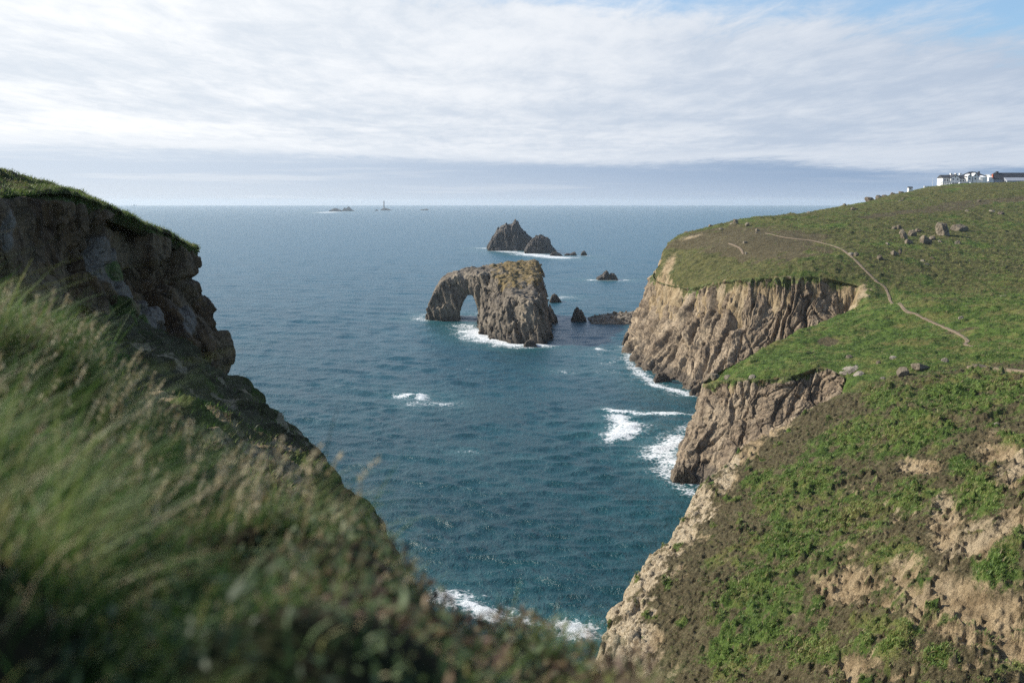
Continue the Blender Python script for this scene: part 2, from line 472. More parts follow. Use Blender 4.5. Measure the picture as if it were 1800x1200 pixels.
def masks(V, sd):
    px, py = project(V)
    d = V[:, 1]
    nz = fbm(np.stack([V[:, 0], V[:, 1], V[:, 2]], 1) * .12, 4, 31)
    nf = fbm(V * .45, 3, 37)
    near = sstep(205, 190, d + 6 * nz)                     # the broken near slope
    heath = near * (.78 + .5 * nz)
    for b in [(1330, 430, 130, 32, 3), (1230, 425, 60, 14, -12), (1400, 415, 60, 10, 5)]: heath = np.maximum(heath, 1.6 * blob(px, py, *b) * (d > 330))
    for b in [(1680, 363, 90, 9, -8), (1560, 378, 60, 5, -8), (1455, 602, 25, 7, 0), (1780, 352, 40, 5, -4)]: heath = np.maximum(heath, .95 * sstep(.15, .6, blob(px, py, *b)))
    heath = heath + .8 * (nz - .12) * (d > 210)
    soil = np.zeros(len(V))
    for b in [(1770, 800, 70, 40, 20), (1790, 845, 50, 40, 0), (1665, 925, 45, 80, -8), (1480, 1030, 90, 42, 5), (1660, 1060, 150, 75, 10), (1770, 1120, 70, 130, 0),
              (1610, 822, 60, 22, 5), (1585, 1000, 60, 40, 0), (1720, 950, 50, 60, 0), (1500, 1180, 70, 30, 0), (1780, 920, 40, 30, 0), (1130, 1130, 50, 40, -30), (1280, 850, 30, 22, -40)]:
        soil = np.maximum(soil, .9 * blob(px, py, *b))
    soil = near * (soil * (1.0 + .8 * nf + .5 * nz)); soil = np.maximum(soil, near * .66 * sstep(.14, .42, fbm(V * .7, 4, 43) - .15 * nz - .22 + .3 * sstep(1300, 1500, px) * sstep(760, 950, py)))
    rim = sstep(12, 2, sd + 6 * nz) * near * (py > 740)
    soil = np.maximum(soil, rim * (.72 + .6 * nf))
    soil = np.maximum(soil, sstep(1.2, -.6, sd + .8 * nf))                        # broken faces
    soil = np.maximum(soil, .9 * blob(px, py, 1490, 520, 50, 22, -10) * (d > 290) * (1 + nf))
    soil = np.maximum(soil, .7 * blob(px, py, 1175, 470, 14, 40, 25) * (d > 400))
    soil = np.maximum(soil, .6 * blob(px, py, 1215, 418, 40, 5, -14) * (d > 400))
    green = np.zeros(len(V))
    for b in [(1400, 960, 110, 60, -10), (1500, 915, 70, 50, -20), (1330, 1070, 100, 100, 0), (1420, 940, 60, 60, 0), (1570, 985, 60, 35, 0), (1290, 1150, 60, 60, 0),
              (1750, 1000, 60, 45, 0), (1720, 875, 60, 40, 20), (1500, 775, 90, 40, -15), (1420, 850, 80, 45, -10), (1785, 780, 35, 22, 0), (1690, 830, 30, 30, 0),
              (1600, 760, 110, 50, -10), (1560, 700, 60, 25, 0), (1700, 690, 140, 40, -6), (1600, 880, 60, 35, 0), (1360, 890, 50, 35, 0), (1560, 1130, 80, 40, 0),
              (1430, 1150, 60, 45, 0), (1770, 1180, 60, 40, 0), (1650, 1160, 40, 30, 0), (1760, 690, 100, 25, -5), (1330, 850, 40, 20, -30)]:
        green = np.maximum(green, blob(px, py, *b))
    green = green * (.66 + 1.2 * nf + .5 * nz)
    green = np.maximum(green, .62 * sstep(.30, .60, fbm(V * .3, 4, 39) + .3 * nz))
    heath = np.where(d < 215, heath - .95 * green * near, heath)
    soil = soil - .45 * green * near
    return green, np.clip(heath, 0, 1.2), np.clip(soil, 0, 1.3), near

PATHC = [catmull(np.array([hit(*p) for p in pts]), 40 + 14 * len(pts)) for pts, w_, l_ in PATHS]

def build_land():
    nc, nr = 640, 1250
    tx = np.linspace(.035, .78, nc)
    d = np.exp(np.linspace(math.log(56), math.log(900), nr))
    D, T = np.meshgrid(d, tx, indexing='ij')
    q = np.stack([(D * T).ravel(), D.ravel()], 1)
    sd = sd_poly(q, poly)
    h = land_h(q, sd)
    V = np.concatenate([q, h[:, None]], 1); d_ = V[:, 1].copy()
    green, heath, soil, near = masks(V, sd)
    # tussocks, hollows and erosion steps
    px, py = project(V)
    h0 = fbm(V * np.array([.10, .10, 0]), 4, 51) * 1.1
    tus = np.clip(ridged(V * np.array([.55, .55, 0]), 2, 61) - .4, 0, 2)
    clump = worley(V * np.array([.62, .62, 0]) + np.stack([fbm(V * .5, 2, 71), fbm(V * .5, 2, 72), 0 * h], 1) * .5, 73)
    ball = np.clip(1 - clump[0] * 1.35, 0, 1) ** .7 * (.35 + clump[2])
    clump2 = worley(V * np.array([1.7, 1.7, 0]), 75)
    ball2 = np.clip(1 - clump2[0] * 1.4, 0, 1) * (.3 + clump2[2])
    gm = sstep(.15, .6, green)
    cl3 = worley(V * np.array([.30, .22, 0]) + np.stack([fbm(V * .25, 2, 76), fbm(V * .25, 2, 77), 0 * h], 1) * .6, 78)
    ball3 = np.clip(1 - cl3[0] * 1.3, 0, 1) * (.2 + cl3[2])
    G3 = h.reshape(nr, nc)
    dz = near * (.6 * h0 + .42 * ball2 * (1 - .5 * soil.clip(0, 1)) + 1.15 * gm * ball + .22 * tus) \
       + (1 - near) * (.6 * h0 + .75 * ball3 + .42 * ball + .2 * ball2) * (1 - .55 * heath.clip(0, 1))
    sl = sstep(.45, .7, soil) * near
    dz += near * (1 - gm) * .36 * fbm(V * np.array([1.1, 1.1, 0]), 3, 83)
    dz -= sl * (.25 + .38 * ridged(V * np.array([.35, .35, .2]), 3, 81))          # soil lies lower, gullied
    # peat step
    ln = np.interp(px, [1655, 1690, 1730, 1770, 1840], [732, 735, 730, 716, 708])
    wgt = sstep(1640, 1680, px) * near
    dz -= wgt * 1.0 * sstep(-3, 2, py - ln) * sstep(45, 8, py - ln)
    dz *= 1 - .6 * sstep(560, 680, d_)
    pd = np.full(len(V), 99.0)
    for c in PATHC:
        for k0 in range(0, len(c), 12):
            cc = c[k0:k0 + 13]
            lo, hi = cc[:, :2].min(0) - 4, cc[:, :2].max(0) + 4
            m = np.nonzero((V[:, 0] > lo[0]) & (V[:, 0] < hi[0]) & (V[:, 1] > lo[1]) & (V[:, 1] < hi[1]))[0]
            for p_ in cc: pd[m] = np.minimum(pd[m], np.hypot(V[m, 0] - p_[0], V[m, 1] - p_[1]))
    dz = dz * sstep(.6, 3.2, pd)
    V[:, 2] += dz * sstep(-3, 1, sd)
    # ragged broken edge: push along the outward direction
    Gd = V.reshape(nr, nc, 3)
    N = grid_normals(Gd).reshape(-1, 3)
    N *= np.sign(N[:, 2:3] + 1e-9)
    f1, f2, cid = worley(V * np.array([.35, .35, .22]), 91)
    crag = (cid - .5) * 1.3 + .7 * ridged(V * np.array([.3, .3, .12]), 3, 95) - 1.0 * sstep(.12, .0, f2 - f1)
    V += N * (crag * np.maximum(sstep(2.0, -1.0, sd), 0.4 * sstep(11, 3, sd) * near * (py > 800) * sstep(.4, .7, soil)))[:, None]
    tint = (.42 + .55 * fbm(V * .045, 4, 99) + .25 * sstep(560, 480, py) - .30 * sstep(520, 560, py)).clip(0, 1) * (1 - .6 * near)
    tint = np.maximum(tint, 1.0 * blob(px, py, 1280, 455, 190, 58, 0) * (d_ > 330)); L_tint = tint
    o = mk('headland_terrain', V, grid_faces(nr, nc), LAND, True, {'mask': np.stack([green.clip(0, 1), heath.clip(0, 1), soil.clip(0, 1)], 1), 'tint': tint, 'pale': sstep(11, 4, sd) * near * (py > 800) * (px < 1300)})
    tag(o, 'grassy headland sloping down to the cove', kind='structure')
    return V, green, heath, soil, near, sd, (nr, nc), L_tint
LANDV, L_green, L_heath, L_soil, L_near, L_sd, L_shape, L_tint = build_land()

# ------------------------------------------------------------------ cliffs
def crag_disp(G, amp, vs, seed, flute=1.0, fl_scale=.16, blocks=1.0, vsq=.2, lean=.12):
    """push a cliff grid along its normals: flutes, joint blocks and rubble"""
    nr, nc, _ = G.shape
    N = grid_normals(G).reshape(-1, 3)
    V = G.reshape(-1, 3)
    mid = G[nr // 3]
    U = np.concatenate([[0], np.cumsum(np.linalg.norm(np.diff(mid, axis=0), axis=1))])
    H = np.concatenate([np.zeros((1, nc)), np.cumsum(np.linalg.norm(np.diff(G, axis=0), axis=2), axis=0)])
    H = H.mean(1)[:, None] * .6 + H * .4
    st = np.stack([np.tile(U, nr), H.ravel(), np.zeros(nr * nc)], 1)
    wob = np.stack([fbm(st * .07, 3, seed), fbm(st * .07, 3, seed + 1), 0 * st[:, 0]], 1)
    ln = st + wob * np.array([3.0, 3.0, 0]); ln[:, 0] += lean * st[:, 1]
    def bil(k, kv, sd_, oct=2):
        q = ln * np.array([k, kv, 0]) + np.array([0, 0, 3.7 + sd_])
        return sum((.5 ** o) * (2.0 * np.abs(perlin(q * 2.1 ** o + 5.3 * o, seed + sd_ + o)) - .45) for o in range(oct))
    fl = bil(fl_scale * .42, fl_scale * .12, 3)
    fl2 = bil(fl_scale * 1.5, fl_scale * .40, 6, 3)
    gate = sstep(-.5, .35, fbm(st * .06 + 40, 3, seed + 15))
    ledge = sstep(.1, .5, perlin(st * np.array([.05, .22, 0]) + wob * .8 + .3, seed + 16))
    pz = np.array([0, 0, .5])
    e1, e2, c0 = worley(ln * np.array([fl_scale * .75, fl_scale * .12, 0]) + pz, seed + 9, .95)
    f1, f2, c1 = worley(ln * np.array([vs, vs * vsq, 0]) + pz, seed + 5, .95)
    g1, g2, c2 = worley(ln * np.array([vs, vs * vsq * 1.5, 0]) * 2.6 + pz, seed + 6)
    k1, k2, c3 = worley(ln * np.array([vs, vs * vsq * 2.2, 0]) * 6.5 + pz, seed + 7)
    d = flute * (4.6 * fl + 1.5 * fl2 * gate) + .9 * ledge * blocks + blocks * (2.8 * (c1 - .5) + 1.4 * (c2 - .5) + .55 * (c3 - .5)) - 1.2 * sstep(.10, 0, f2 - f1) - .55 * sstep(.12, 0, g2 - g1) - .22 * sstep(.14, 0, k2 - k1)
    d += .25 * fbm(V * .8, 4, seed + 8)
    d += flute * (2.6 * (c0 - .5) - 3.2 * sstep(.17, 0, e2 - e1))
    crag_disp.st = st
    return N, amp * d

def cliff(net, nr, nc, amp, vs, seed, mat, name, label, flute=1.0, flip=False, side=1, fl_scale=.16, veg=None, tuck=.06, blocks=1.0, vsq=.2, lean=.12):
    G = loft(net, nr, nc)
    N, d = crag_disp(G, amp, vs, seed, flute, fl_scale, blocks, vsq, lean)
    V = G.reshape(-1, 3)
    v = np.repeat(np.linspace(0, 1, nr), nc)
    V = V + N * (side * d * sstep(0, tuck, v))[:, None]
    nn = fbm(V * .25, 4, seed + 20)
    va = sstep(.13, 0.0, v + .10 * nn) * .9
    if veg is not None: va = np.maximum(va, veg(V, N, v, nn))
    o = mk(name, V, grid_faces(nr, nc, flip), mat, True, {'veg': np.clip(va, 0, 1), 'st': crag_disp.st})
    tag(o, label, kind='structure')
    return V

def col3(top, mids, bot):
    """one cliff column: top, bottom and the points between (fractions push out)"""
    return [top] + mids + [bot]

def col_lin(t, b, bulge=.0, drop=None):
    t, b = np.array(t), np.array(b)
    out = [t]
    hd = b[:2] - t[:2]
    for f, g in ((.2, .08 + bulge), (.45, .30 + bulge), (.72, .62 + bulge * .5)):
        out.append(np.array([t[0] + hd[0] * g, t[1] + hd[1] * g, t[2] + (b[2] - t[2]) * f]))
    out.append(b)
    e = b + np.array([hd[0], hd[1], 0]) * .12; e[2] = -4.0
    out.append(e)
    return out

def lift(a, up=.3, back=1.0):
    p = P(*a); p[2] = max(p[2], land_h(p[None, :2])[0]) * 1.0 + up * 0
    return p

c1_bot = [(1150, 560), (1125, 572), (1101, 606), (1126, 642), (1165, 668), (1215, 692)]
c1 = []
tops = [(1215, 412, 500), (1172, 424, 470), (1148, 485, 430), (1200, 505, 382), (1250, 497, 355), (1300, 490, 335)]
for i, (a, b) in enumerate(zip(tops, c1_bot)):
    q = P(*a) + (np.array([16, 8, -14]), np.array([7, 7, -5]), np.zeros(3))[min(i, 2)]
    c1.append(col_lin(q, sea(*b)))
c1.append(col_lin(P(1350, 486, 327), sea(1262, 706), 0))
c1.append(col_lin(P(1400, 485, 321), P(1330, 700, 296), 0))
c1.append(col_lin(P(1450, 488, 317), P(1420, 660, 297), 0))
c1.append(col_lin(P(1500, 500, 312), P(1482, 600, 300), 0))
c1.append(col_lin(P(1535, 512, 309), P(1540, 560, 303), 0))
cliff(c1, 330, 700, .74, .15, 101, ROCK_TAN, 'cliff_terrain', 'tan fluted granite cliff across the cove below the heath', 1.0, side=-1, blocks=1.1, vsq=.30, lean=-.12)

c2_top = [(1290, 640, 250), (1262, 655, 241), (1238, 674, 231), (1290, 664, 222), (1340, 666, 217), (1400, 658, 214), (1445, 645, 214), (1484, 660, 208)]
c2_bot = [sea(1262, 725), sea(1222, 748), sea(1184, 838), sea(1226, 852), P(1300, 812, 203), P(1375, 780, 202), P(1425, 742, 203), P(1482, 705, 203)]
c2 = [col_lin(P(*a), b, .05) for a, b in zip(c2_top, c2_bot)]
cliff(c2, 260, 480, .44, .15, 151, ROCK_TAN, 'cliff_terrain', 'lower buff rock bluff jutting into the cove beneath bright grass', .40, side=-1, fl_scale=.18, blocks=1.5, vsq=.50, lean=0)

# ------------------------------------------------------------------ shaded outcrop beside the viewpoint
def build_outcrop():
    # columns: (px, d) with rows of py, from the turf edge down to the foot
    cols = [
        [(-330, 352, 20), (-335, 420, 19.5), (-340, 480, 19), (-345, 560, 18.5), (-350, 700, 18)],
        [(-120, 352, 27), (-120, 410, 26), (-125, 470, 25.5), (-125, 560, 25), (-120, 720, 24.5)],
        [(0, 346, 33), (0, 405, 31.5), (0, 470, 31.5), (0, 540, 31), (10, 720, 31)],
        [(60, 344, 36), (62, 410, 35.5), (66, 480, 35), (72, 540, 33.5), (80, 720, 33)],
        [(118, 345, 38), (120, 420, 38.5), (124, 480, 38.5), (130, 560, 37), (138, 720, 36)],
        [(165, 357, 41), (172, 440, 40), (182, 500, 39.5), (195, 570, 38), (210, 740, 37)],
        [(215, 378, 45), (222, 440, 45), (232, 505, 44), (248, 580, 42), (262, 740, 41)],
        [(262, 401, 48), (266, 455, 48), (280, 515, 47), (300, 600, 45), (318, 760, 44)],
        [(305, 420, 51.5), (308, 460, 51), (318, 515, 50), (345, 600, 48), (352, 760, 47)],
        [(338, 438, 55), (346, 468, 54.5), (352, 510, 54), (392, 595, 52), (398, 760, 51)],
        [(344, 441, 58), (348, 475, 58), (354, 515, 58), (403, 602, 57), (404, 760, 57)],
        [(325, 434, 64), (330, 480, 65), (338, 520, 66), (370, 600, 66), (380, 760, 66)],
        [(240, 415, 75), (240, 480, 78), (240, 520, 80), (260, 600, 80), (270, 780, 80)],
    ]
    net = [[P(*a) for a in c] for c in cols]
    nr, nc = 300, 620
    G = loft(net, nr, nc)
    N = grid_normals(G).reshape(-1, 3)
    V = G.reshape(-1, 3)
    u = np.tile(np.linspace(0, 1, nc), nr); v = np.repeat(np.linspace(0, 1, nr), nc)
    wv = V + .9 * np.stack([fbm(V * .35, 3, 201), fbm(V * .35, 3, 202), fbm(V * .35, 3, 203)], 1)
    f1, f2, c1 = worley(wv * np.array([.34, .34, .30]), 205)
    g1, g2, c2 = worley(wv * np.array([.9, .9, .8]), 206)
    solid = sstep(.28, .42, u)                           # earth bank near the viewpoint, jointed rock towards the nose
    d = solid * (1.25 * (c1 - .5) + .42 * (c2 - .5) - .45 * sstep(.09, 0, f2 - f1) - .12 * sstep(.12, 0, g2 - g1)) \
        + (1 - solid) * (.55 * ridged(wv * np.array([.5, .5, .14]), 3, 207)) + .14 * fbm(V * 1.4, 4, 208)
    d -= .5
    # overhang notch below the cap
    px, py = project(V)
    d -= .4 * np.exp(-((py - 489 - .05 * (345 - px)) / 5.0) ** 2) * sstep(250, 330, px)
    V = V - N * (d * sstep(0, .04, v))[:, None]
    nn = fbm(V * .6, 4, 209)
    va = .9 * sstep(.05, 0, v + .03 * nn)
    va = np.maximum(va, 1.0 * blob(px, py, 232, 565, 26, 60, -28) * (1 + nn) * 1.1)
    va = np.maximum(va, .75 * blob(px, py, 225, 470, 18, 22, 0) * (1 + nn))
    va = np.maximum(va, sstep(615, 640, py + 14 * nn - .25 * (px - 250)) * sstep(400, 250, px))
    sl = np.zeros(len(V))
    for b_ in [(205, 455, 20, 42, -15), (228, 505, 16, 34, -20), (272, 565, 24, 48, -32), (4, 405, 8, 42, 0), (330, 560, 12, 34, -15)]: sl = np.maximum(sl, blob(px, py, *b_))
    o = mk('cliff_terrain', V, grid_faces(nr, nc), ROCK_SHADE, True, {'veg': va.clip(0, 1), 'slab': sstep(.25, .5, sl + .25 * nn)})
    tag(o, 'shaded brown cliff with a blunt nose and turf on top', kind='structure')
    # turf cap: overhanging lip, crest, falling away behind
    lip = [(c[0][0], c[0][1], c[0][2]) for c in cols[:11]]
    crest = [(-330, 262, 27), (-120, 280, 35), (0, 304, 41), (60, 320, 44), (112, 336, 46), (160, 355, 48), (210, 381, 51), (258, 403, 53), (300, 421, 55.5), (328, 436, 57.5), (340, 445, 59.5)]
    tn = []
    for l, c in zip(lip, crest):
        L = P(*l); K = P(*c)
        out_ = np.array([L[0] - K[0], L[1] - K[1], 0]); out_ /= max(np.linalg.norm(out_), 1e-6)
        a = L - out_ * .12 - np.array([0, 0, .22])
        m = L * .45 + K * .55 + np.array([0, 0, .04])
        b = K + np.array([-6, 9, -.5]); e = K + np.array([-22, 26, -7.0])
        tn.append([a - out_ * .5 - np.array([0, 0, .3]), a, L + np.array([0, 0, .12]), m, K, b, e])
    G = loft(tn, 150, 420)
    V2 = G.reshape(-1, 3)
    N2 = grid_normals(G).reshape(-1, 3); N2 *= np.sign(N2[:, 2:3] + 1e-9)
    v2 = np.repeat(np.linspace(0, 1, 150), 420)
    cl = worley(V2 * np.array([1.1, 1.1, .9]), 215)
    V2 = V2 + N2 * ((.22 * np.clip(1 - cl[0] * 1.3, 0, 1) * (.3 + cl[2]) + .10 * fbm(V2 * .8, 3, 216)) * sstep(.02, .2, v2))[:, None]
    gm = np.clip(.7 + .5 * fbm(V2 * .3, 3, 217), 0, 1)
    o = mk('clifftop_terrain', V2, grid_faces(150, 420), LAND, True, {'mask': np.stack([gm, .46 + .6 * fbm(V2 * .4, 3, 218), 0 * gm], 1).clip(0, 1), 'tint': gm * .9})
    tag(o, 'turf capping the shaded cliff', kind='structure')
    return V2, v2
CAPV, CAPv = build_outcrop()

# steep shaded slope dropping from the foot of that cliff to the sea
def build_gully():
    cols = []
    for up, mid, sil in [((-150, 560, 21), (40, 560, 30), (250, 590, 44)), ((-60, 640, 17), (120, 600, 29), (340, 640, 43)), ((20, 700, 14), (230, 650, 27), (396, 692, 39)),
                         ((150, 790, 12), (330, 740, 23), (440, 724, 35)), ((260, 870, 10.5), (400, 800, 20), (492, 768, 32)), ((380, 950, 9.5), (470, 860, 18), (545, 815, 30)),
                         ((450, 1000, 9), (530, 900, 17), (576, 868, 28)), ((540, 1080, 8.5), (560, 960, 16), (590, 925, 27)), ((600, 1150, 8), (600, 1020, 15), (610, 1000, 26)), ((660, 1230, 7.5), (640, 1090, 14), (640, 1060, 25))]:
        U, M, S = P(*up), P(*mid), P(*sil)
        cols.append([U, M, S, S + np.array([2.2, 1.2, -3.5]), S + np.array([6, 3.5, -18]), np.array([S[0] + 17, S[1] + 18, -3])])
    G = loft(cols, 260, 300)
    V = G.reshape(-1, 3); N = grid_normals(G).reshape(-1, 3); N *= np.sign(N[:, 2:3] + 1e-9)
    cl = worley(V * np.array([1.0, 1.0, .8]), 225)
    V = V + N * (.30 * np.clip(1 - cl[0] * 1.3, 0, 1) * (.3 + cl[2]) + .55 * fbm(V * .25, 4, 226) + .35 * ridged(V * np.array([.5, .5, .3]), 3, 228) - .2)[:, None]
    nz = fbm(V * .35, 4, 227)
    v = np.repeat(np.linspace(0, 1, 260), 300)
    o = mk('slope_terrain', V, grid_faces(260, 300), LAND, True, {'mask': np.stack([.4 + 0 * nz, .62 + .5 * nz, np.maximum(sstep(.50, .62, v + .05 * nz), .8 * sstep(.18, .4, fbm(V * .5, 4, 229)))], 1).clip(0, 1), 'tint': 0 * nz})
    tag(o, 'dark grassy slope falling to the sea', kind='structure')
    return V, v
GULV, GULv = build_gully()

# ------------------------------------------------------------------ grassy brow at the viewpoint
def build_brow():
    edge = [(-700, 450, 7.5), (-400, 490, 7.2), (-150, 525, 6.8), (0, 570, 6.4), (120, 655, 6.0), (250, 790, 5.5), (390, 885, 5.1), (500, 945, 4.7), (580, 1000, 4.3),
            (660, 1065, 3.9), (730, 1112, 3.5), (790, 1148, 3.2), (870, 1160, 2.9), (960, 1175, 2.6), (1040, 1260, 2.35), (1130, 1420, 2.0), (1400, 1650, 1.5), (2000, 2300, 1.1)]
    cols = []
    for k, e in enumerate(edge):
        E = P(*e)
        near = np.array([-1.6 + 3.2 * k / (len(edge) - 1), .9 - .25 * k / (len(edge) - 1), EYE - .80])
        back = np.array([near[0] * 1.3, -1.2, EYE - .85])
        h = np.array([E[0], E[1], 0]) - np.array([near[0], near[1], 0])
        hn = h / np.linalg.norm(h)
        m1 = near + (E - near) * .33 + np.array([0, 0, .10]); m2 = near + (E - near) * .7 + np.array([0, 0, .09])
        o1 = E + hn * .8 + np.array([.25, 0, -.75]); o2 = E + hn * 3 + np.array([1.2, 0, -5]); o3 = E + hn * 9 + np.array([4, 3, -26]); o4 = E + hn * 22 + np.array([6, 8, -66])
        cols.append([back, near, m1, m2, E, o1, o2, o3, o4])
    nr, nc = 260, 420
    G = loft(cols, nr, nc)
    V = G.reshape(-1, 3); N = grid_normals(G).reshape(-1, 3); N *= np.sign(N[:, 2:3] + 1e-9)
    cl = worley(V * np.array([1.6, 1.6, .6]), 235)
    hum = .30 * np.clip(1 - cl[0] * 1.2, 0, 1) * (.2 + cl[2]) + .15 * fbm(V * np.array([.9, .9, .5]), 3, 236) - .08
    bx = project(V)[0]
    V = V + N * (hum * np.where(V[:, 1] > .6, 1 - .9 * sstep(900, 1120, bx), 1))[:, None]
    o = mk('brow_terrain', V, grid_faces(nr, nc), GROUND, True)
    tag(o, 'grassy brow of the cliff at the viewpoint', kind='structure')
    return V.reshape(nr, nc, 3), N.reshape(nr, nc, 3)
BROW, BROWN = build_brow()

def blades(name, B, up, H, W, lean, tint, mat, levels=(0, .4, .75, 1), wid=(1, .85, .5, .08), facing=None):
    """curved strips: B (n,3) roots, up (n,3) growth direction, H heights, W widths, lean (n,3) bend of the tip"""
    n = len(B)
    a = rng.uniform(0, 2 * np.pi, n) if facing is None else facing
    side = np.stack([np.cos(a), np.sin(a), 0 * a], 1)
    L = len(levels)
    V = np.empty((n, L * 2, 3), np.float32)
    for k, (t, w) in enumerate(zip(levels, wid)):
        c = B + up * (H * t)[:, None] + lean * (H * t ** 1.8)[:, None] * 1.0
        c[:, 2] -= (np.linalg.norm(lean, axis=1) * H * t ** 2 * .25)
        V[:, 2 * k] = c - side * (W * w / 2)[:, None]
        V[:, 2 * k + 1] = c + side * (W * w / 2)[:, None]
    base = (np.arange(n) * L * 2)[:, None]
    F = np.concatenate([base + np.array([2 * k, 2 * k + 1, 2 * k + 3, 2 * k + 2]) for k in range(L - 1)])
    return mk(name, V.reshape(-1, 3), F, mat, True, {'tint': np.repeat(tint, L * 2)})

def merge_tris(): pass

def brow_sample(n, v0=.10, v1=.56, pw=1.0):
    """random points on the brow; v in 0..1 from behind the viewer to beyond the edge"""
    nr, nc, _ = BROW.shape
    # weight by cell area
    a = np.linalg.norm(np.cross(np.diff(BROW, axis=1)[:-1], np.diff(BROW, axis=0)[:, :-1]), axis=-1)
    lo, hi = int(v0 * (nr - 1)), int(v1 * (nr - 1))
    w = a[lo:hi].ravel() ** pw; w /= w.sum()
    k = rng.choice(len(w), n, p=w)
    r, c = k // a.shape[1] + lo, k % a.shape[1]
    f, g = rng.random(n)[:, None], rng.random(n)[:, None]
    p = BROW[r, c] * (1 - f) * (1 - g) + BROW[r + 1, c] * f * (1 - g) + BROW[r, c + 1] * (1 - f) * g + BROW[r + 1, c + 1] * f * g
    return p, BROWN[r, c]

def foreground_plants():
    n = 105000
    B, N = brow_sample(n, .10, .60)
    px, py = project(B)
    bare = fbm(B * np.array([2.1, 2.1, 0]), 3, 247)
    keep = (px > -350) & (px < 1150) & (B[:, 1] > .55) & (rng.random(n) > .93 * sstep(.0, .28, bare)) & (rng.random(n) > .5 * sstep(430, 640, px))
    B, N, px, py = B[keep], N[keep], px[keep], py[keep]; n = len(B)
    pat = fbm(B * np.array([1.3, 1.3, 0]), 3, 241); pat2 = fbm(B * np.array([.7, .7, 0]), 3, 243)
    right = sstep(480, 760, px)
    pat = np.minimum(pat, .45)
    H = rng.gamma(5, .030, n).clip(.05, .42) * (1 + 1.5 * pat).clip(.22, 2.1) * (1 - .5 * right)
    H *= np.clip(.35 + B[:, 1] / 3.2, .35, 1) * (1 - .3 * sstep(90, 300, px))
    W = rng.uniform(.0025, .0065, n) * (1 + .5 * (rng.random(n) < .12))
    up = N * .5 + np.array([0, 0, 1.0]) + rng.normal(0, .22, (n, 3)); up /= np.linalg.norm(up, axis=1)[:, None]
    lean = np.array([.55, -.1, 0]) + rng.normal(0, .42, (n, 3)); lean[:, 2] = 0
    dry = rng.random(n) < (.16 + .28 * right + 1.1 * np.clip(pat2, 0, 1))
    tint = np.where(dry, rng.uniform(.66, 1, n), np.clip(.38 + .42 * pat + rng.normal(0, .16, n), 0, .72)) - .22 * (rng.random(n) < .4)
    tint = tint.clip(0, 1)
    o = blades('foreground_grass', B, up, H, W, lean, tint, BLADE)
    tag(o, 'tall windblown grass close to the viewpoint', 'grass', kind='stuff')
    # leafy ground herbs
    n = 62000
    B, N = brow_sample(n, .10, .62)
    px, py = project(B)
    hp = fbm(B * np.array([1.1, 1.1, 0]), 3, 251)
    keep = (px > -300) & (px < 1170) & (B[:, 1] > .6) & (hp + .55 * sstep(380, 640, px) > .02)
    B, N, hp, px = B[keep], N[keep], hp[keep], px[keep]; n = len(B)
    B = B + np.array([0, 0, 1]) * rng.uniform(0, .10, n)[:, None]
    up = N * .5 + rng.normal(0, .7, (n, 3)) + np.array([0, 0, .35]); up /= np.linalg.norm(up, axis=1)[:, None]
    tint = np.clip(.40 + 1.3 * fbm(B * np.array([1.7, 1.7, 1]), 3, 253) + .12 + .30 * sstep(480, 640, px) + rng.normal(0, .16, n), 0, 1)
    o = blades('herb_undergrowth', B, up, rng.uniform(.014, .038, n), rng.uniform(.007, .016, n), rng.normal(0, .3, (n, 3)), tint, HERB, (0, .3, .7, 1), (.3, 1, .9, .2))
    tag(o, 'low leafy herbs and dry heath on the brow', 'herbs', kind='stuff')
    # dry seed stalks along the brow: stem plus little tufted head
    n = 1500
    B, N = brow_sample(n, .27, .51)
    px, py = project(B)
    keep = (px > -200) & (px < 1080) & (B[:, 1] > 2.2) & (rng.random(n) < np.where(px < 560, 1, .22))
    B, px = B[keep], px[keep]; n = len(B)
    H = rng.uniform(.12, .34, n) * (1 - .55 * sstep(450, 680, px))
    up = np.array([.12, 0, 1.0]) + rng.normal(0, .16, (n, 3)); up /= np.linalg.norm(up, axis=1)[:, None]
    lean = np.array([.30, -.05, 0]) + rng.normal(0, .16, (n, 3)); lean[:, 2] = 0
    tip = B + up * H[:, None] + lean * H[:, None]; tip[:, 2] -= np.linalg.norm(lean, axis=1) * H * .25
    m = 22
    hb = np.repeat(tip, m, 0); hd = rng.normal(0, 1, (n * m, 3)); hd /= np.linalg.norm(hd, axis=1)[:, None]
    along = np.repeat(up + lean, m, 0) * rng.uniform(-.065, .02, n * m)[:, None]
    tt = np.repeat(rng.uniform(.35, 1, n), m)
    allB = np.concatenate([B, hb + along]); allU = np.concatenate([up, hd])
    o = blades('dry_seedhead_grass', allB, allU, np.concatenate([H, rng.uniform(.008, .018, n * m)]), np.concatenate([np.full(n, .0028), rng.uniform(.006, .012, n * m)]),
               np.concatenate([lean, np.zeros((n * m, 3))]), np.concatenate([rng.uniform(.1, .6, n), tt]), SEEDH)
    tag(o, 'dry beige seed heads on thin stalks along the brow', 'seed heads', kind='stuff')
foreground_plants()

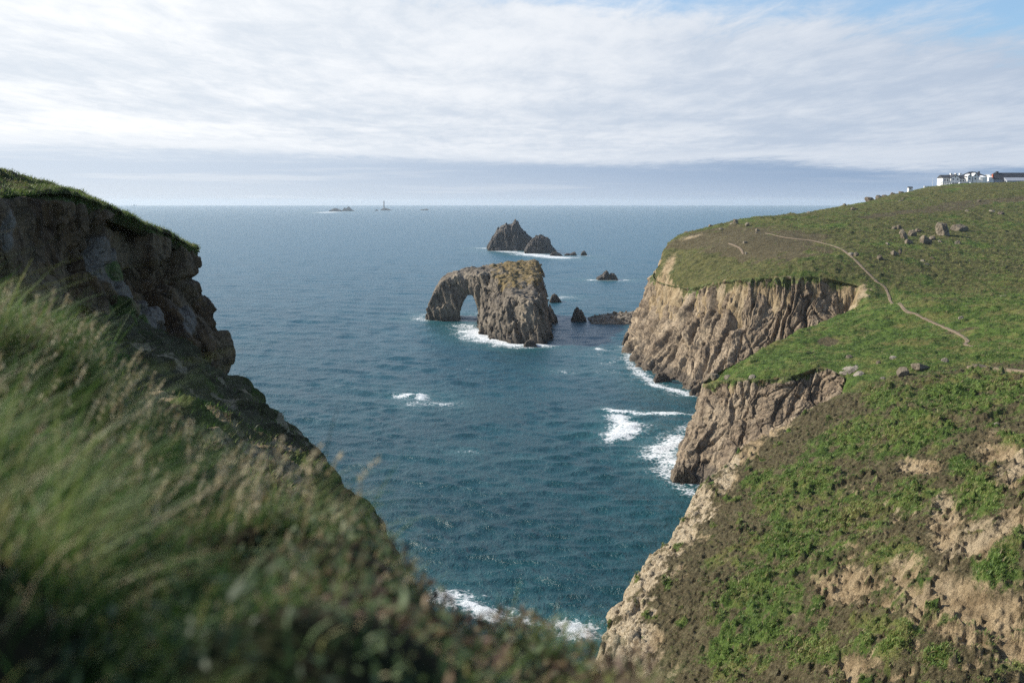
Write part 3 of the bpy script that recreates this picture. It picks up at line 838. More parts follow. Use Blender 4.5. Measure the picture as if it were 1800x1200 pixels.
# ------------------------------------------------------------------ turf tufts on the slopes
def tufts():
    nr, nc = L_shape
    Vg = LANDV.reshape(nr, nc, 3)
    px, py = project(LANDV)
    ok = (L_sd > .6) & (px > 950) & (px < 1900) & (py < 1290) & (py > 300)
    d = LANDV[:, 1]
    w = np.where(ok, 1.0, 0)
    nf = fbm(LANDV * np.array([.35, .35, 0]), 3, 301)
    # more on green, little on earth
    w *= np.clip(.20 + 1.0 * L_green + .35 * (1 - L_near) + .15 * nf, .02, 2) * (1 - L_soil.clip(0, 1)) ** 2
    w *= np.where(L_near > .5, 1.0, .6 * (1 - .9 * L_heath.clip(0, 1)))
    w /= w.sum()
    n = 52000
    k = rng.choice(len(w), n, p=w)
    c = LANDV[k]
    near = L_near[k]; gr = L_green[k].clip(0, 1); he = L_heath[k].clip(0, 1)
    m = 7
    cB = np.repeat(c, m, 0) + rng.normal(0, 1, (n * m, 3)) * np.array([.16, .16, .02])
    size = np.repeat(np.clip(.22 + .36 * gr * near + .12 * (1 - near), .1, .6) * np.clip(c[:, 1] / 170, .6, 1.9) ** .6 * rng.uniform(.6, 1.3, n), m)
    up = np.array([0, 0, 1.0]) + rng.normal(0, .45, (n * m, 3)); up /= np.linalg.norm(up, axis=1)[:, None]
    lean = np.array([.35, 0, 0]) + rng.normal(0, .3, (n * m, 3)); lean[:, 2] = 0
    t0 = .40 + .34 * L_tint[k] + .30 * fbm(c * np.array([.12, .12, 0]), 3, 305) + .10 * rng.normal(size=n) + .30 * gr * near * .5
    t0 = np.where(rng.random(n) < .5 * he + .06, rng.uniform(.82, 1, n), t0)
    tint = np.repeat(np.clip(t0, 0, 1), m) + rng.normal(0, .06, n * m)
    W = size * rng.uniform(.12, .24, n * m)
    o = blades('headland_grass', cB - np.array([0, 0, .04]), up, size, W, lean, tint.clip(0, 1), TURFB, (0, .55, 1), (1, .8, .1))
    tag(o, 'tufted grass and heath over the headland', 'grass', kind='stuff')
    # cap of the shaded cliff and the dark slope
    ok = (CAPv > .12) & (CAPv < .85)
    idx = np.nonzero(ok)[0]
    B = CAPV[rng.choice(idx, 26000)] + rng.normal(0, .06, (26000, 3)) * np.array([1, 1, .1])
    q = project(B)[0]; B = B[q > -60]; n = len(B)
    idx = np.nonzero(GULv < .60)[0]
    B2 = GULV[rng.choice(idx, 12000)] + rng.normal(0, .06, (12000, 3)) * np.array([1, 1, .1])
    B = np.concatenate([B, B2]); n = len(B)
    up = np.array([.1, 0, 1.0]) + rng.normal(0, .35, (n, 3)); up /= np.linalg.norm(up, axis=1)[:, None]
    lean = np.array([.4, 0, 0]) + rng.normal(0, .25, (n, 3)); lean[:, 2] = 0
    tint = np.clip(.55 + .45 * fbm(B * .5, 3, 311) + rng.normal(0, .18, n), 0, 1)
    o = blades('clifftop_grass', B, up, rng.uniform(.06, .17, n), rng.uniform(.010, .022, n), lean, tint, TURFB, (0, .55, 1), (1, .8, .1))
    tag(o, 'short grass on the shaded cliff and slope', 'grass', kind='stuff')
tufts()

# ------------------------------------------------------------------ footpath
def build_path():
    for c, (pts, w, label) in zip(PATHC, PATHS):
        n = len(c)
        wid = w * (1 + .6 * fbm(np.stack([np.arange(n) * .11] * 3, 1), 3, 401)) * np.interp(np.linspace(0, 1, n), [0, .1, .9, 1], [.5, 1, .9, .5])
        t = np.gradient(c, axis=0)[:, :2]; t /= np.linalg.norm(t, axis=1)[:, None]
        nrm = np.stack([-t[:, 1], t[:, 0]], 1)
        rows = []
        for s_, dz in ((-.72, -.5), (-.5, .14), (-.25, .12), (0, .11), (.25, .12), (.5, .14), (.72, -.5)):
            q = c[:, :2] + nrm * (wid * s_ + .18 * fbm(np.stack([np.arange(n) * .9, 0 * np.arange(n) + s_, 0 * np.arange(n)], 1), 2, 403))[:, None]
            z = land_h(q) + dz + (.45 if 'level' in label else 0)
            rows.append(np.concatenate([q, z[:, None]], 1))
        tag(mk('path', np.concatenate(rows), grid_faces(7, n), PATHM), label, kind='structure')
build_path()

# ------------------------------------------------------------------ voxel rocks in the sea
def surface_nets(f, org, h):
    """quads of the zero surface of f (positive inside) on a regular grid"""
    s = f > 0
    nx, ny, nz = f.shape
    acc = np.zeros((nx - 1, ny - 1, nz - 1, 3), np.float32); cnt = np.zeros((nx - 1, ny - 1, nz - 1), np.float32)
    def sl(o): return tuple(slice(a, n - 1 + a) for a, n in zip(o, f.shape))
    cor = [(i, j, k) for i in (0, 1) for j in (0, 1) for k in (0, 1)]
    for a in cor:
        for ax in range(3):
            if a[ax]: continue
            b = list(a); b[ax] = 1
            fa, fb = f[sl(a)], f[sl(b)]
            x = (fa > 0) != (fb > 0)
            t = np.where(x, fa / np.where(x, fa - fb, 1), 0)
            for c in range(3):
                acc[..., c] += np.where(x, a[c] + (t if c == ax else 0), 0)
            cnt += x
    act = cnt > 0
    idx = np.full(act.shape, -1, np.int64); idx[act] = np.arange(act.sum())
    cell = np.argwhere(act)
    V = (cell + acc[act] / cnt[act][:, None]) * h + np.asarray(org)
    F = []
    for ax in range(3):
        o1, o2 = [a for a in range(3) if a != ax]
        sa = [slice(1, -1)] * 3; sa[ax] = slice(0, f.shape[ax] - 1)
        sb = list(sa); sb[ax] = slice(1, f.shape[ax])
        A, B_ = s[tuple(sa)], s[tuple(sb)]
        e = np.argwhere(A != B_)
        if not len(e): continue
        pol = A[tuple(e.T)]
        g = e.copy(); g[:, o1] += 1; g[:, o2] += 1
        def cid(d1, d2):
            q = g.copy(); q[:, o1] += d1; q[:, o2] += d2
            return idx[tuple(q.T)]
        q = np.stack([cid(-1, -1), cid(0, -1), cid(0, 0), cid(-1, 0)], 1)
        if ax == 1: pol = ~pol
        q[~pol] = q[~pol][:, ::-1]
        F.append(q)
    return V, np.concatenate(F)

def build_arch():
    h = .5
    xs = np.arange(-52, 32, h); ys = np.arange(408, 545, h); zs = np.arange(-3, 35, h)
    X2, Y2 = np.meshgrid(xs, ys, indexing='ij')
    q = np.stack([X2.ravel(), Y2.ravel()], 1)
    body = np.array([(-15, 478), (-13, 452), (-7, 434), (2, 424), (11, 420), (15, 430), (16, 452), (17.5, 480), (18.5, 514), (14, 532), (-5, 536), (-17, 524), (-19, 505)], float)
    legs = np.array([(-43.5, 507), (-34, 503), (-24, 501), (-8, 487), (-10, 534), (-24, 531), (-42, 526)], float)
    sb = sd_poly(q, body).reshape(X2.shape); sl_ = sd_poly(q, legs).reshape(X2.shape)
    top = np.interp(X2, [-46, -42.5, -40, -36, -32, -26, -20, -10, 0, 10, 16, 20, 24], [2, 8, 14, 19.5, 22.2, 23.2, 24.2, 25.8, 27.2, 27.8, 27, 24.5, 19])
    top = top - .105 * np.maximum(0, 518 - Y2) - .02 * np.maximum(0, 470 - Y2)
    qq = np.stack([X2.ravel(), Y2.ravel(), 0 * X2.ravel()], 1)
    wq = worley(qq * .22, 503)
    top = top + (1.2 * ridged(qq * .09, 3, 501) + .8 * fbm(qq * .3, 3, 502) + 1.6 * np.clip(wq[2] - .45, 0, 1) * np.clip(1.1 - 1.6 * wq[0], 0, 1)).reshape(X2.shape) - .5
    X, Y, Z = np.meshgrid(xs, ys, zs, indexing='ij')
    p = np.stack([X.ravel(), Y.ravel(), Z.ravel()], 1)
    base = np.minimum(np.maximum(sb[:, :, None] - .19 * Z.clip(0, 40), sl_[:, :, None] - .10 * Z.clip(0, 40)), top[:, :, None] - Z).ravel()
    ix = np.nonzero(np.abs(base) < 7.5)[0]
    p = p[ix]
    lean = p.copy(); lean[:, 0] += p[:, 2] * .35
    def put(a):
        o = np.zeros(X.size); o[ix] = a
        return o.reshape(X.shape)
    fl = put(ridged(lean * np.array([.10, .10, .014]), 3, 505) - .5)
    f1, f2, c1 = worley(lean * np.array([.20, .20, .07]), 507)
    blk = put((c1 - .5) * 1.5 - 1.0 * sstep(.13, 0, f2 - f1))
    sm_ = put(fbm(p * .5, 3, 509))
    fl3 = put(ridged(lean * np.array([.32, .32, .04]), 3, 512) - .5)
    g1, g2, c2 = worley(lean * np.array([.55, .55, .22]), 513)
    blk2 = put((c2 - .5) * .9 - .5 * sstep(.13, 0, g2 - g1))
    rough = 2.6 * fl + .9 * fl3 + 1.2 * blk + blk2 + .3 * sm_
    zc = np.clip(Z, 0, 40)
    fb = sb[:, :, None] - .19 * zc - .45 * np.maximum(zc - 5, 0) * sstep(4, -12, X) * sstep(505, 470, Y) - .006 * zc ** 2 * (Y < 470) + rough - .9
    fl_ = sl_[:, :, None] - .10 * zc + .7 * rough - 1.2
    f = np.maximum(fb, fl_)
    f = np.minimum(f, (top[:, :, None] - Z) + .30 * rough)
    # the arch: a tapering slot through the rock, along the line of sight from the land side
    xa = X - (Y - 515) * -.035
    zz = np.clip(Z, 0, 14) / 13.2
    wl = -27.2 + 4.2 * zz ** 2; wr = -17.2 - 3.2 * zz ** 2.2
    hole = np.minimum(np.minimum(xa - wl, wr - xa), 13.2 - Z)
    hole = np.minimum(hole, np.minimum(Y - 486, 560 - Y)) + .5 * sm_ + .25 * fl
    f = np.minimum(f, -hole)
    V, F = surface_nets(f.astype(np.float32), (xs[0], ys[0], zs[0]), h)
    tv = np.interp(V[:, 0], [-36, -20, 22], [0, .2, 1])
    nn = fbm(V * .15, 4, 511)
    # turf on the upper deck only
    i = np.clip(((V[:, 0] - xs[0]) / h).astype(int), 0, len(xs) - 1); j = np.clip(((V[:, 1] - ys[0]) / h).astype(int), 0, len(ys) - 1)
    dep = top[i, j] - V[:, 2]
    va = sstep(3.2, .6, dep + 1.6 * nn) * sstep(440, 466, V[:, 1] + 10 * nn) * sstep(-18, 0, V[:, 0] + 8 * nn) * .8 * sstep(.2, 1.4, sb[i, j] / 3)
    o = mk('sea_arch', V, F, ROCK_ARCH, True, {'veg': va})
    return tag(o, 'big granite sea stack pierced by an arch with ochre turf on its top', 'sea arch')
build_arch()

def sea_rock(name, prof, base, depth, seed, mat, label, group=None, h=None, block=1.0, rough=1.0, cat='rock', yaw=0.0, veg=0.0):
    """rock rising from the sea; prof = skyline as (px, py), base = py of its waterline, depth = depth/width"""
    cx = .5 * (prof[0][0] + prof[-1][0])
    o0 = sea(cx, base)
    m = o0[1] / FPX / CP                                  # metres per pixel there
    us = np.array([(a - cx) * m for a, b in prof]); ws = np.array([max((base - b) * m, 0) for a, b in prof])
    wid = us[-1] - us[0]; top = ws.max(); D = wid * depth / 2
    h = h or max(wid / 110, top / 70)
    xs = np.arange(us[0] - .12 * wid - 3 * h, us[-1] + .12 * wid + 3 * h, h); ys = np.arange(-1.25 * D - 3 * h, 1.25 * D + 3 * h, h); zs = np.arange(-.08 * top - 3 * h, top * 1.12 + 3 * h, h)
    X, Y, Z = np.meshgrid(xs, ys, zs, indexing='ij')
    T = np.interp(X, us, ws, left=-top * .3, right=-top * .3)
    sc = 1.0 / max(top * .28, h * 3)
    yy = Y / D
    zr = np.clip(Z / top, 0, 1)
    base = np.minimum(T * (1 - .3 * yy ** 2) - Z, (D * (1 - .5 * zr) - np.abs(Y)) * .8)
    ix = np.nonzero(np.abs(base.ravel()) < max(top * .32, 4 * h))[0]
    p = np.stack([X.ravel()[ix], Y.ravel()[ix], Z.ravel()[ix]], 1) * sc
    f1, f2, c1 = worley(p * np.array([1, 1, .25]) + .2 * fbm(p, 2, seed)[:, None], seed + 1)
    g1, g2, c2 = worley(p * np.array([2.8, 2.8, .9]), seed + 5)
    gg = (c1 - .5) * .62 * block + (c2 - .5) * .38 * block - .22 * sstep(.14, 0, f2 - f1) - .12 * sstep(.14, 0, g2 - g1) + .10 * fbm(p * 2.2, 3, seed + 2) * rough + .20 * ridged(p * np.array([1.4, 1.4, .15]), 3, seed + 3)
    g = np.zeros(X.size); g[ix] = gg / sc; g = g.reshape(X.shape)
    f = base + .75 * g
    V, F = surface_nets(f.astype(np.float32), (xs[0], ys[0], zs[0]), h)
    if yaw:
        c, s = math.cos(yaw), math.sin(yaw); V = np.stack([V[:, 0] * c - V[:, 1] * s, V[:, 0] * s + V[:, 1] * c, V[:, 2]], 1)
    o = mk(name, V, F, mat, True, {'veg': np.full(len(V), veg, np.float32)})
    o.location = (o0[0], o0[1] + D * .5, 0)
    return tag(o, label, cat, group)

KN = 'rocks around the pinnacled sea stack'
sea_rock('sea_stack', [(857, 438), (863, 428), (866, 420), (873, 410), (879, 403), (886, 399), (891, 397), (893, 402), (898, 399), (902, 392), (906, 391), (908, 395), (911, 394), (913, 401), (919, 408), (927, 415), (934, 421), (941, 430), (944, 440)], 440, .75, 601, ROCK_DARK,
         'tall dark sea stack with jagged pinnacles beyond the arch', cat='sea stack')
sea_rock('sea_stack', [(922, 444), (927, 434), (935, 424), (941, 418), (946, 416), (954, 417), (962, 419), (967, 424), (969, 433), (974, 440), (978, 446)], 445, .8, 611, ROCK_DARK,
         'blocky flat-topped sea stack against the pinnacled one', cat='sea stack')
sea_rock('rock', [(855, 437), (857, 430), (861, 428), (865, 431), (867, 437)], 437, .9, 615, ROCK_DARK, 'small rock at the outer foot of the pinnacled stack', KN)
sea_rock('rock', [(967, 449), (971, 444), (978, 443), (984, 446), (989, 450)], 450, .8, 617, ROCK_DARK, 'low sloping skerry at the foot of the blocky stack', KN)
sea_rock('rock', [(992, 450), (996, 446), (1002, 447), (1007, 444), (1011, 443), (1014, 449)], 449, .7, 619, ROCK_DARK, 'low two-humped skerry trailing off the blocky stack', KN)
sea_rock('rock', [(1021, 449), (1023, 443), (1027, 441), (1030, 444), (1032, 449)], 449, .9, 621, ROCK_DARK, 'small square skerry farthest out from the blocky stack', KN)
sea_rock('rock', [(1050, 492), (1054, 487), (1060, 484), (1064, 478), (1067, 476), (1070, 480), (1072, 485), (1075, 482), (1080, 482), (1083, 486), (1086, 492)], 492, .9, 631, ROCK_DARK, 'twin-peaked black rock ringed by foam in open water')
sea_rock('rock', [(1004, 566), (1007, 556), (1010, 547), (1014, 543), (1018, 545), (1022, 546), (1026, 553), (1029, 560), (1031, 566)], 565, .9, 641, ROCK_WET, 'dark upright rock between the arch and the stony spit', block=1.4)
sea_rock('rock', [(966, 531), (970, 520), (975, 517), (980, 521), (984, 527), (987, 532)], 531, .9, 651, ROCK_WET, 'dark rock behind the shaded end of the arch stack')
sea_rock('rock', [(962, 567), (966, 548), (971, 544), (975, 552), (979, 560), (981, 567)], 567, .9, 655, ROCK_WET, 'dark buttress rock at the shaded foot of the arch stack')
sea_rock('rock', [(920, 609), (925, 600), (932, 597), (938, 601), (944, 609)], 609, .8, 657, ROCK_GREY, 'low wet rock in the foam before the arch stack')
sea_rock('rock', [(841, 588), (845, 581), (851, 580), (856, 588)], 588, .8, 659, ROCK_WET, 'small wet rock in the foam under the arch')
sea_rock('stony_shore', [(1037, 566), (1044, 564), (1054, 561), (1067, 558), (1080, 556), (1095, 554), (1110, 553), (1135, 552)], 567, .9, 661, ROCK_SPIT, 'low spit of pale stones running out from the headland', h=.42, block=1.6, rough=2.0).update_tag()
bpy.data.objects['stony_shore']['kind'] = 'structure'
sea_rock('rock', [(1180, 848), (1183, 836), (1188, 826), (1195, 828), (1201, 820), (1208, 824), (1216, 832), (1226, 850)], 848, .6, 671, ROCK_FOOT, 'low brown rock at the foot of the lower bluff')
sea_rock('rock', [(1094, 606), (1098, 592), (1104, 586), (1110, 592), (1114, 606)], 606, .9, 675, ROCK_WET, 'dark wet rock at the seaward foot of the fluted cliff')
sea_rock('rock', [(1150, 668), (1156, 658), (1166, 656), (1176, 664), (1182, 672)], 672, .7, 677, ROCK_WET, 'low wet ledge below the fluted cliff')
FAR = 'islets on the horizon'
sea_rock('islet', [(578, 372), (582, 369), (586, 367.2), (590, 366.4), (594, 368), (600, 371), (602, 372)], 371.6, .8, 681, ROCK_DARK, 'low humped islet on the horizon', FAR, cat='islet')
sea_rock('islet', [(602, 371), (604, 367), (606, 366), (608, 368), (610, 366), (612, 363.4), (614, 364.5), (616, 368), (620, 370.6), (622, 371)], 371, .7, 685, ROCK_DARK, 'two-peaked islet on the horizon beside the humped one', FAR, cat='islet')
sea_rock('islet', [(659, 370.6), (661, 368.6), (663, 368.4), (665, 370.6)], 370.6, .9, 687, ROCK_DARK, 'tiny islet just beside the lighthouse rock', FAR, cat='islet')
LH = sea_rock('islet', [(669, 370), (672, 367.4), (675, 365.8), (679, 366.6), (684, 368.4), (688, 370)], 369.8, .8, 689, ROCK_DARK, 'islet carrying the lighthouse', FAR, cat='islet')
sea_rock('islet', [(738, 369.6), (741, 368.4), (746, 368), (750, 367), (752, 368), (753, 369.6)], 369.6, .7, 691, ROCK_DARK, 'low flat islet alone beyond the lighthouse', FAR, cat='islet')

def spit_stones():
    m = np.array([v.co for v in bpy.data.objects['stony_shore'].data.vertices]); L = bpy.data.objects['stony_shore'].location
    m = m + np.array(L); m = m[(m[:, 2] > .5)]
    for k in rng.choice(len(m), 90, replace=False):
        o = bpy.data.objects.new('boulder', BM[(0, 3, 2, 3)[k % 4]]); COL.objects.link(o)
        W = rng.uniform(.6, 1.7)
        o.location = m[k] - np.array([0, 0, .25 * W]); o.scale = (W * rng.uniform(.9, 1.5), W, W * rng.uniform(.6, 1.0)); o.rotation_euler = (rng.uniform(-.3, .3), rng.uniform(-.3, .3), rng.uniform(0, 6))
        tag(o, 'pale boulder lying on the low stony spit off the headland', 'boulder', 'boulders on the stony spit')

def build_lighthouse():
    b = sea(674.6, 369.8); m = b[1] / FPX
    root = tag(empty('lighthouse', (b[0], LH.location[1], 2.4 * m)), 'slim tapering lighthouse tower on a rock at the horizon', 'lighthouse')
    T = 14.0 * m
    def part(name, prof, mat):
        mb = MB(); mb.lathe(prof, 20); return mb.build(name, mat, root, True)
    part('tower', [(1.55 * m, -2 * m), (1.35 * m, 0), (1.05 * m, T * .4), (.92 * m, T * .8)], TOWER)
    part('gallery', [(.95 * m, T * .80), (1.42 * m, T * .815), (1.42 * m, T * .85), (.9 * m, T * .855)], IRON)
    part('lantern', [(.85 * m, T * .856), (.85 * m, T * .94)], GLASS)
    part('lantern_roof', [(1.15 * m, T * .942), (1.0 * m, T * .96), (.3 * m, T * 1.02), (.06 * m, T * 1.06)], IRON)
build_lighthouse()

def build_ship():
    b = sea(237.5, 361.4); m = b[1] / FPX
    root = tag(empty('ship', (b[0], b[1], 0)), 'tiny grey ship on the horizon', 'ship')
    L = 3.3 * m
    hull = MB()
    pts, n = [], 9
    for z, k in ((-.2 * m, .85), (.75 * m, 1.0)):
        for i in range(n):
            t = i / (n - 1) * 2 - 1
            pts.append((t * L * k, -.35 * m * (1 - max(t, 0) ** 2 * .9), z + (.25 * m * max(t, 0) if z > 0 else 0)))
        for i in range(n):
            t = i / (n - 1) * 2 - 1
            pts.append((t * L * k, .35 * m * (1 - max(t, 0) ** 2 * .9), z + (.25 * m * max(t, 0) if z > 0 else 0)))
    f = [(i, i + 1, 2 * n + i + 1, 2 * n + i) for i in range(n - 1)] + [(n + i + 1, n + i, 3 * n + i, 3 * n + i + 1) for i in range(n - 1)] \
        + [(2 * n + i, 2 * n + i + 1, 3 * n + i + 1, 3 * n + i) for i in range(n - 1)] + [(0, 2 * n, 3 * n, n), (n - 1, 2 * n - 1, 4 * n - 1, 3 * n - 1)]
    hull.poly(pts, f); hull.build('hull', SHIPM, root)
    br = MB(); br.box(-L * .75, -L * .35, -.28 * m, .28 * m, .75 * m, 1.45 * m); br.box(-L * .7, -L * .45, -.2 * m, .2 * m, 1.45 * m, 1.75 * m); br.build('bridge', SHIPM, root)
    fu = MB(); fu.lathe([(.14 * m, 1.7 * m), (.12 * m, 2.1 * m)], 10, -L * .58, 0); fu.build('funnel', SHIPM, root)
build_ship()

# ------------------------------------------------------------------ clifftop buildings
def build_hotel():
    d0 = 705.0
    c = P(1690, 326, d0); m = d0 / FPX
    gz = land_h(np.array([[c[0], c[1]]]))[0]
    def X(px): return (px - 1690) * m
    def Zp(py): return (326 - py) * m
    root = tag(empty('hotel', tuple(c)), 'white rendered hotel with slate roofs on the crest of the headland', 'hotel')
    def part(name, fn, mat, parent=root, label=None):
        mb = MB(); fn(mb); o = mb.build(name, mat, parent)
        if label: o['label'] = label
        return o
    lo = -8.0
    w1 = part('wall', lambda b: b.box(X(1660), X(1672), 3, 12, lo, Zp(313)), WHITE)
    part('roof', lambda b: b.gable_x(X(1659.2), X(1680), 2.4, 12.6, Zp(313) + .02, Zp(307.6)), SLATE)
    def gab(b):
        b.box(X(1672.1), X(1688), 1, 13, lo, Zp(313.5)); b.gable_y(X(1672.1), X(1688), 1.05, 13, Zp(313.5), Zp(308.4))
    w2 = part('gable_wing', gab, WHITE)
    def gr(b):
        xm = (X(1671.4) + X(1688.7)) / 2; za, ze = Zp(307.7), Zp(313.9)
        for xe in (X(1671.2), X(1688.9)):
            b.poly([(xm, .6, za), (xe, .6, ze), (xe, 15, ze), (xm, 15, za), (xm, .6, za + .35), (xe, .6, ze + .35), (xe, 15, ze + .35), (xm, 15, za + .35)],
                   [(0, 1, 2, 3), (4, 7, 6, 5), (0, 4, 5, 1), (1, 5, 6, 2), (2, 6, 7, 3)])
    part('roof', gr, SLATE)
    w3 = part('wall', lambda b: b.box(X(1688.1), X(1699), 2.5, 13, lo, Zp(314.5)), WHITE)
    r3_ = part('roof', lambda b: b.gable_x(X(1687), X(1700), 1.9, 13.6, Zp(314.5) + .02, Zp(308.6)), SLATE)
    for px in (1680.5, 1689, 1696.5):
        part('chimney', lambda b: (b.box(X(px - 1.5), X(px + 1.5), 8.2, 9.6, Zp(312), Zp(305.2)), b.box(X(px - 1.9), X(px + 1.9), 7.9, 9.9, Zp(305.2), Zp(304.5))), WHITE, r3_)
    w4 = part('wall', lambda b: b.box(X(1699.1), X(1735), 1.5, 16, lo, Zp(311)), WHITE, label='main block wall')
    r4_ = part('roof', lambda b: b.gable_x(X(1698), X(1736.5), .8, 16.6, Zp(311) + .02, Zp(302), hip=5.5), SLATE, label='steep hipped slate roof')
    for a, z in ((1704, 306.5), (1713.5, 304.8)):
        def g2(b):
            b.box(X(a - 4), X(a + 4), .2, 1.45, lo, Zp(310)); b.gable_y(X(a - 4.4), X(a + 4.4), .0, 6, Zp(310), Zp(z))
        part('gable_wing', g2, WHITE)
    part('bay_tower', lambda b: b.lathe([(X(1734.5) - X(1725.5), lo), (X(1734.5) - X(1725.5), Zp(312.4)), (X(1734.9) - X(1725.5), Zp(312.2)), (.6, Zp(309))], 14, X(1725.5), 1.2), WHITE)
    for px in (1719, 1731):
        part('chimney', lambda b: b.box(X(px - 1.2), X(px + 1.2), 10, 11.4, Zp(309), Zp(301.4)), SLATE, r4_)
    wins = [(1664, 317, 2.97, 1.6), (1668.5, 317, 2.97, 1.6), (1676, 315.5, .97, 1.6), (1684, 315.5, .97, 1.6), (1680, 311.2, 1.0, 1.2), (1691, 318, 2.47, 1.5), (1695.5, 318, 2.47, 1.5),
            (1704, 314.4, .16, 2.0), (1713.5, 314.2, .16, 2.2), (1704, 309.4, -.05, 1.4), (1713.5, 308.6, -.05, 1.5)]
    for px, py, y, w in wins:
        part('window', lambda b: b.box(X(px - w / 2), X(px + w / 2), y - .12, y + .02, Zp(py + 1.3), Zp(py - 1.3)), GLASS, w1 if px < 1672 else w2 if px < 1688 else w3 if px < 1699 else w4)
    for px in np.arange(1663, 1714, 3.4):
        y = 2.97 if px < 1672 else .97 if px < 1688 else 2.47 if px < 1699 else .16 if px < 1718 else 1.2
        part('window', lambda b: b.box(X(px - 1), X(px + 1), y - .12, y + .02, Zp(325.2), Zp(321.4)), GLASS, w1 if px < 1672 else w2 if px < 1688 else w3 if px < 1699 else w4)
    ter = tag(empty('terrace', (c[0], c[1], c[2])), 'white balustraded terrace along the seaward side of the hotel', 'terrace')
    part('terrace_wall', lambda b: b.box(X(1618), X(1699), -7.4, -6.6, lo, Zp(327.3)), WHITE, ter)
    part('terrace_deck', lambda b: b.box(X(1646), X(1699), -6.59, .9, lo, Zp(328)), PATHM, ter)
    for px in np.arange(1647, 1666, 3.1):
        part('baluster_post', lambda b: b.box(X(px - .6), X(px + .6), -7.3, -6.7, Zp(327.31), Zp(321)), WHITE, ter)
    part('handrail', lambda b: b.box(X(1646), X(1664.4), -7.35, -6.65, Zp(320.99), Zp(320.2)), WHITE, ter)
    for px, k in ((1682, 'white folded parasol on the hotel terrace by the gable'), (1700.5, 'white folded parasol on the hotel terrace by the main block')):
        r2 = tag(empty('parasol', (c[0] + X(px), c[1] - 4, c[2] + Zp(328))), k, 'parasol', 'parasols on the hotel terrace')
        mb = MB(); mb.lathe([(.07, 0), (.07, 1.4)], 8); mb.build('pole', IRON, r2)
        mb = MB(); mb.lathe([(.55, .9), (.85, 1.3), (.7, 2.3), (.12, 3.0)], 10); mb.build('canopy', WHITE, r2)
    # long low building
    c2 = P(1770, 324, 715); m2 = 715 / FPX
    def X(px): return (px - 1770) * m2
    def Zp(py): return (324 - py) * m2
    r2 = tag(empty('long_building', tuple(c2)), 'long low building with a dark slate roof at the end of the headland', 'building')
    part('wall', lambda b: b.box(X(1746), X(1860), 0, 12, lo, Zp(315)), mat_plain('grey_render', (.34, .36, .40), .7), r2)
    part('roof', lambda b: b.gable_x(X(1744.5), X(1862), -.6, 12.6, Zp(315.1), Zp(303.8), hip=3.5), SLATE, r2)
    part('gable_wing', lambda b: (b.box(X(1737.5), X(1745.9), -.4, 11, lo, Zp(312)), b.gable_x(X(1737.5), X(1745.9), -.4, 11, Zp(312), Zp(307), hip=3)), WHITE, r2)
    part('ridge_tiles', lambda b: b.box(X(1743.6), X(1745.4), -.75, .8, Zp(314.4), Zp(306.5)), TERRA, r2)
    part('chimney', lambda b: b.box(X(1756.5), X(1760), 5, 6.8, Zp(306), Zp(301.6)), SLATE, r2)
    part('lean_to_roof', lambda b: b.poly([(X(1764), -5, Zp(318)), (X(1862), -5, Zp(318)), (X(1862), -.02, Zp(312.5)), (X(1764), -.02, Zp(312.5)), (X(1764), -5, lo), (X(1862), -5, lo), (X(1862), -.02, lo), (X(1764), -.02, lo)],
                                          [(0, 1, 2, 3), (4, 5, 1, 0), (5, 6, 2, 1), (6, 7, 3, 2), (7, 4, 0, 3)]), mat_plain('grey_sheet', (.30, .32, .36), .6), r2)
    # little white hut and mast on the skyline
    c3 = P(1599.5, 334, 640); m3 = 640 / FPX
    r3 = tag(empty('hut', tuple(c3)), 'tiny white hut standing alone on the skyline', 'hut')
    part('wall', lambda b: b.box(-1.3, 1.3, -1, 1, -4, 1.35), WHITE, r3)
    part('roof', lambda b: b.gable_x(-1.5, 1.5, -1.2, 1.2, 1.36, 2.1), SLATE, r3)
    part('window', lambda b: b.box(-.35, .35, -1.06, -.98, .2, .9), GLASS, r3)
    c4 = P(1639, 328, 700)
    r4 = tag(empty('flagpole', tuple(c4)), 'thin white flagpole beside the hotel terrace', 'flagpole')
    mb = MB(); mb.lathe([(.12, -6), (.12, 0), (.07, 5.2)], 8); mb.build('pole', WHITE, r4)
    mb = MB(); mb.lathe([(.02, 5.2), (.14, 5.28), (.14, 5.36), (.02, 5.44)], 8); mb.build('finial', WHITE, r4)
build_hotel()

# ------------------------------------------------------------------ boulders
def boulder_mesh(name, seed, blocky, mat):
    import bmesh
    bm = bmesh.new(); bmesh.ops.create_icosphere(bm, subdivisions=5, radius=1.0)
    V = np.array([v.co for v in bm.verts]); F = np.array([[v.index for v in f.verts] for f in bm.faces]); bm.free()
    r = np.ones(len(V))
    rg = np.random.default_rng(seed)
    for k in range(16 + 4 * blocky):                       # flat faces struck off a lump
        n = rg.normal(size=3); n /= np.linalg.norm(n)
        r = np.minimum(r, rg.uniform(.48, .86) / np.maximum(V @ n, .05))
    if blocky:
        p = 6; box = (np.abs(V) ** p).sum(1) ** (-1 / p); r = np.minimum(r, box * rg.uniform(.72, .8))
    r = r * (1 + .07 * fbm(V * 2.2, 4, seed) - .10 * sstep(.09, 0, np.diff(np.stack(worley(V * 1.5, seed + 3)[:2], 1), axis=1)[:, 0]))
    V = V * r[:, None]
    V = V - np.array([0, 0, V[:, 2].min()])
    sc = np.array([2 / np.ptp(V[:, 0]), 2 / np.ptp(V[:, 1]), 1 / np.ptp(V[:, 2])])
    V = (V - np.array([V[:, 0].mean(), V[:, 1].mean(), 0])) * sc * np.array([.5, .5, 1])
    o = mk(name, V, None, mat, True, None, None, F)
    bpy.data.objects.remove(o)
    return bpy.data.meshes[name]
BM = {}
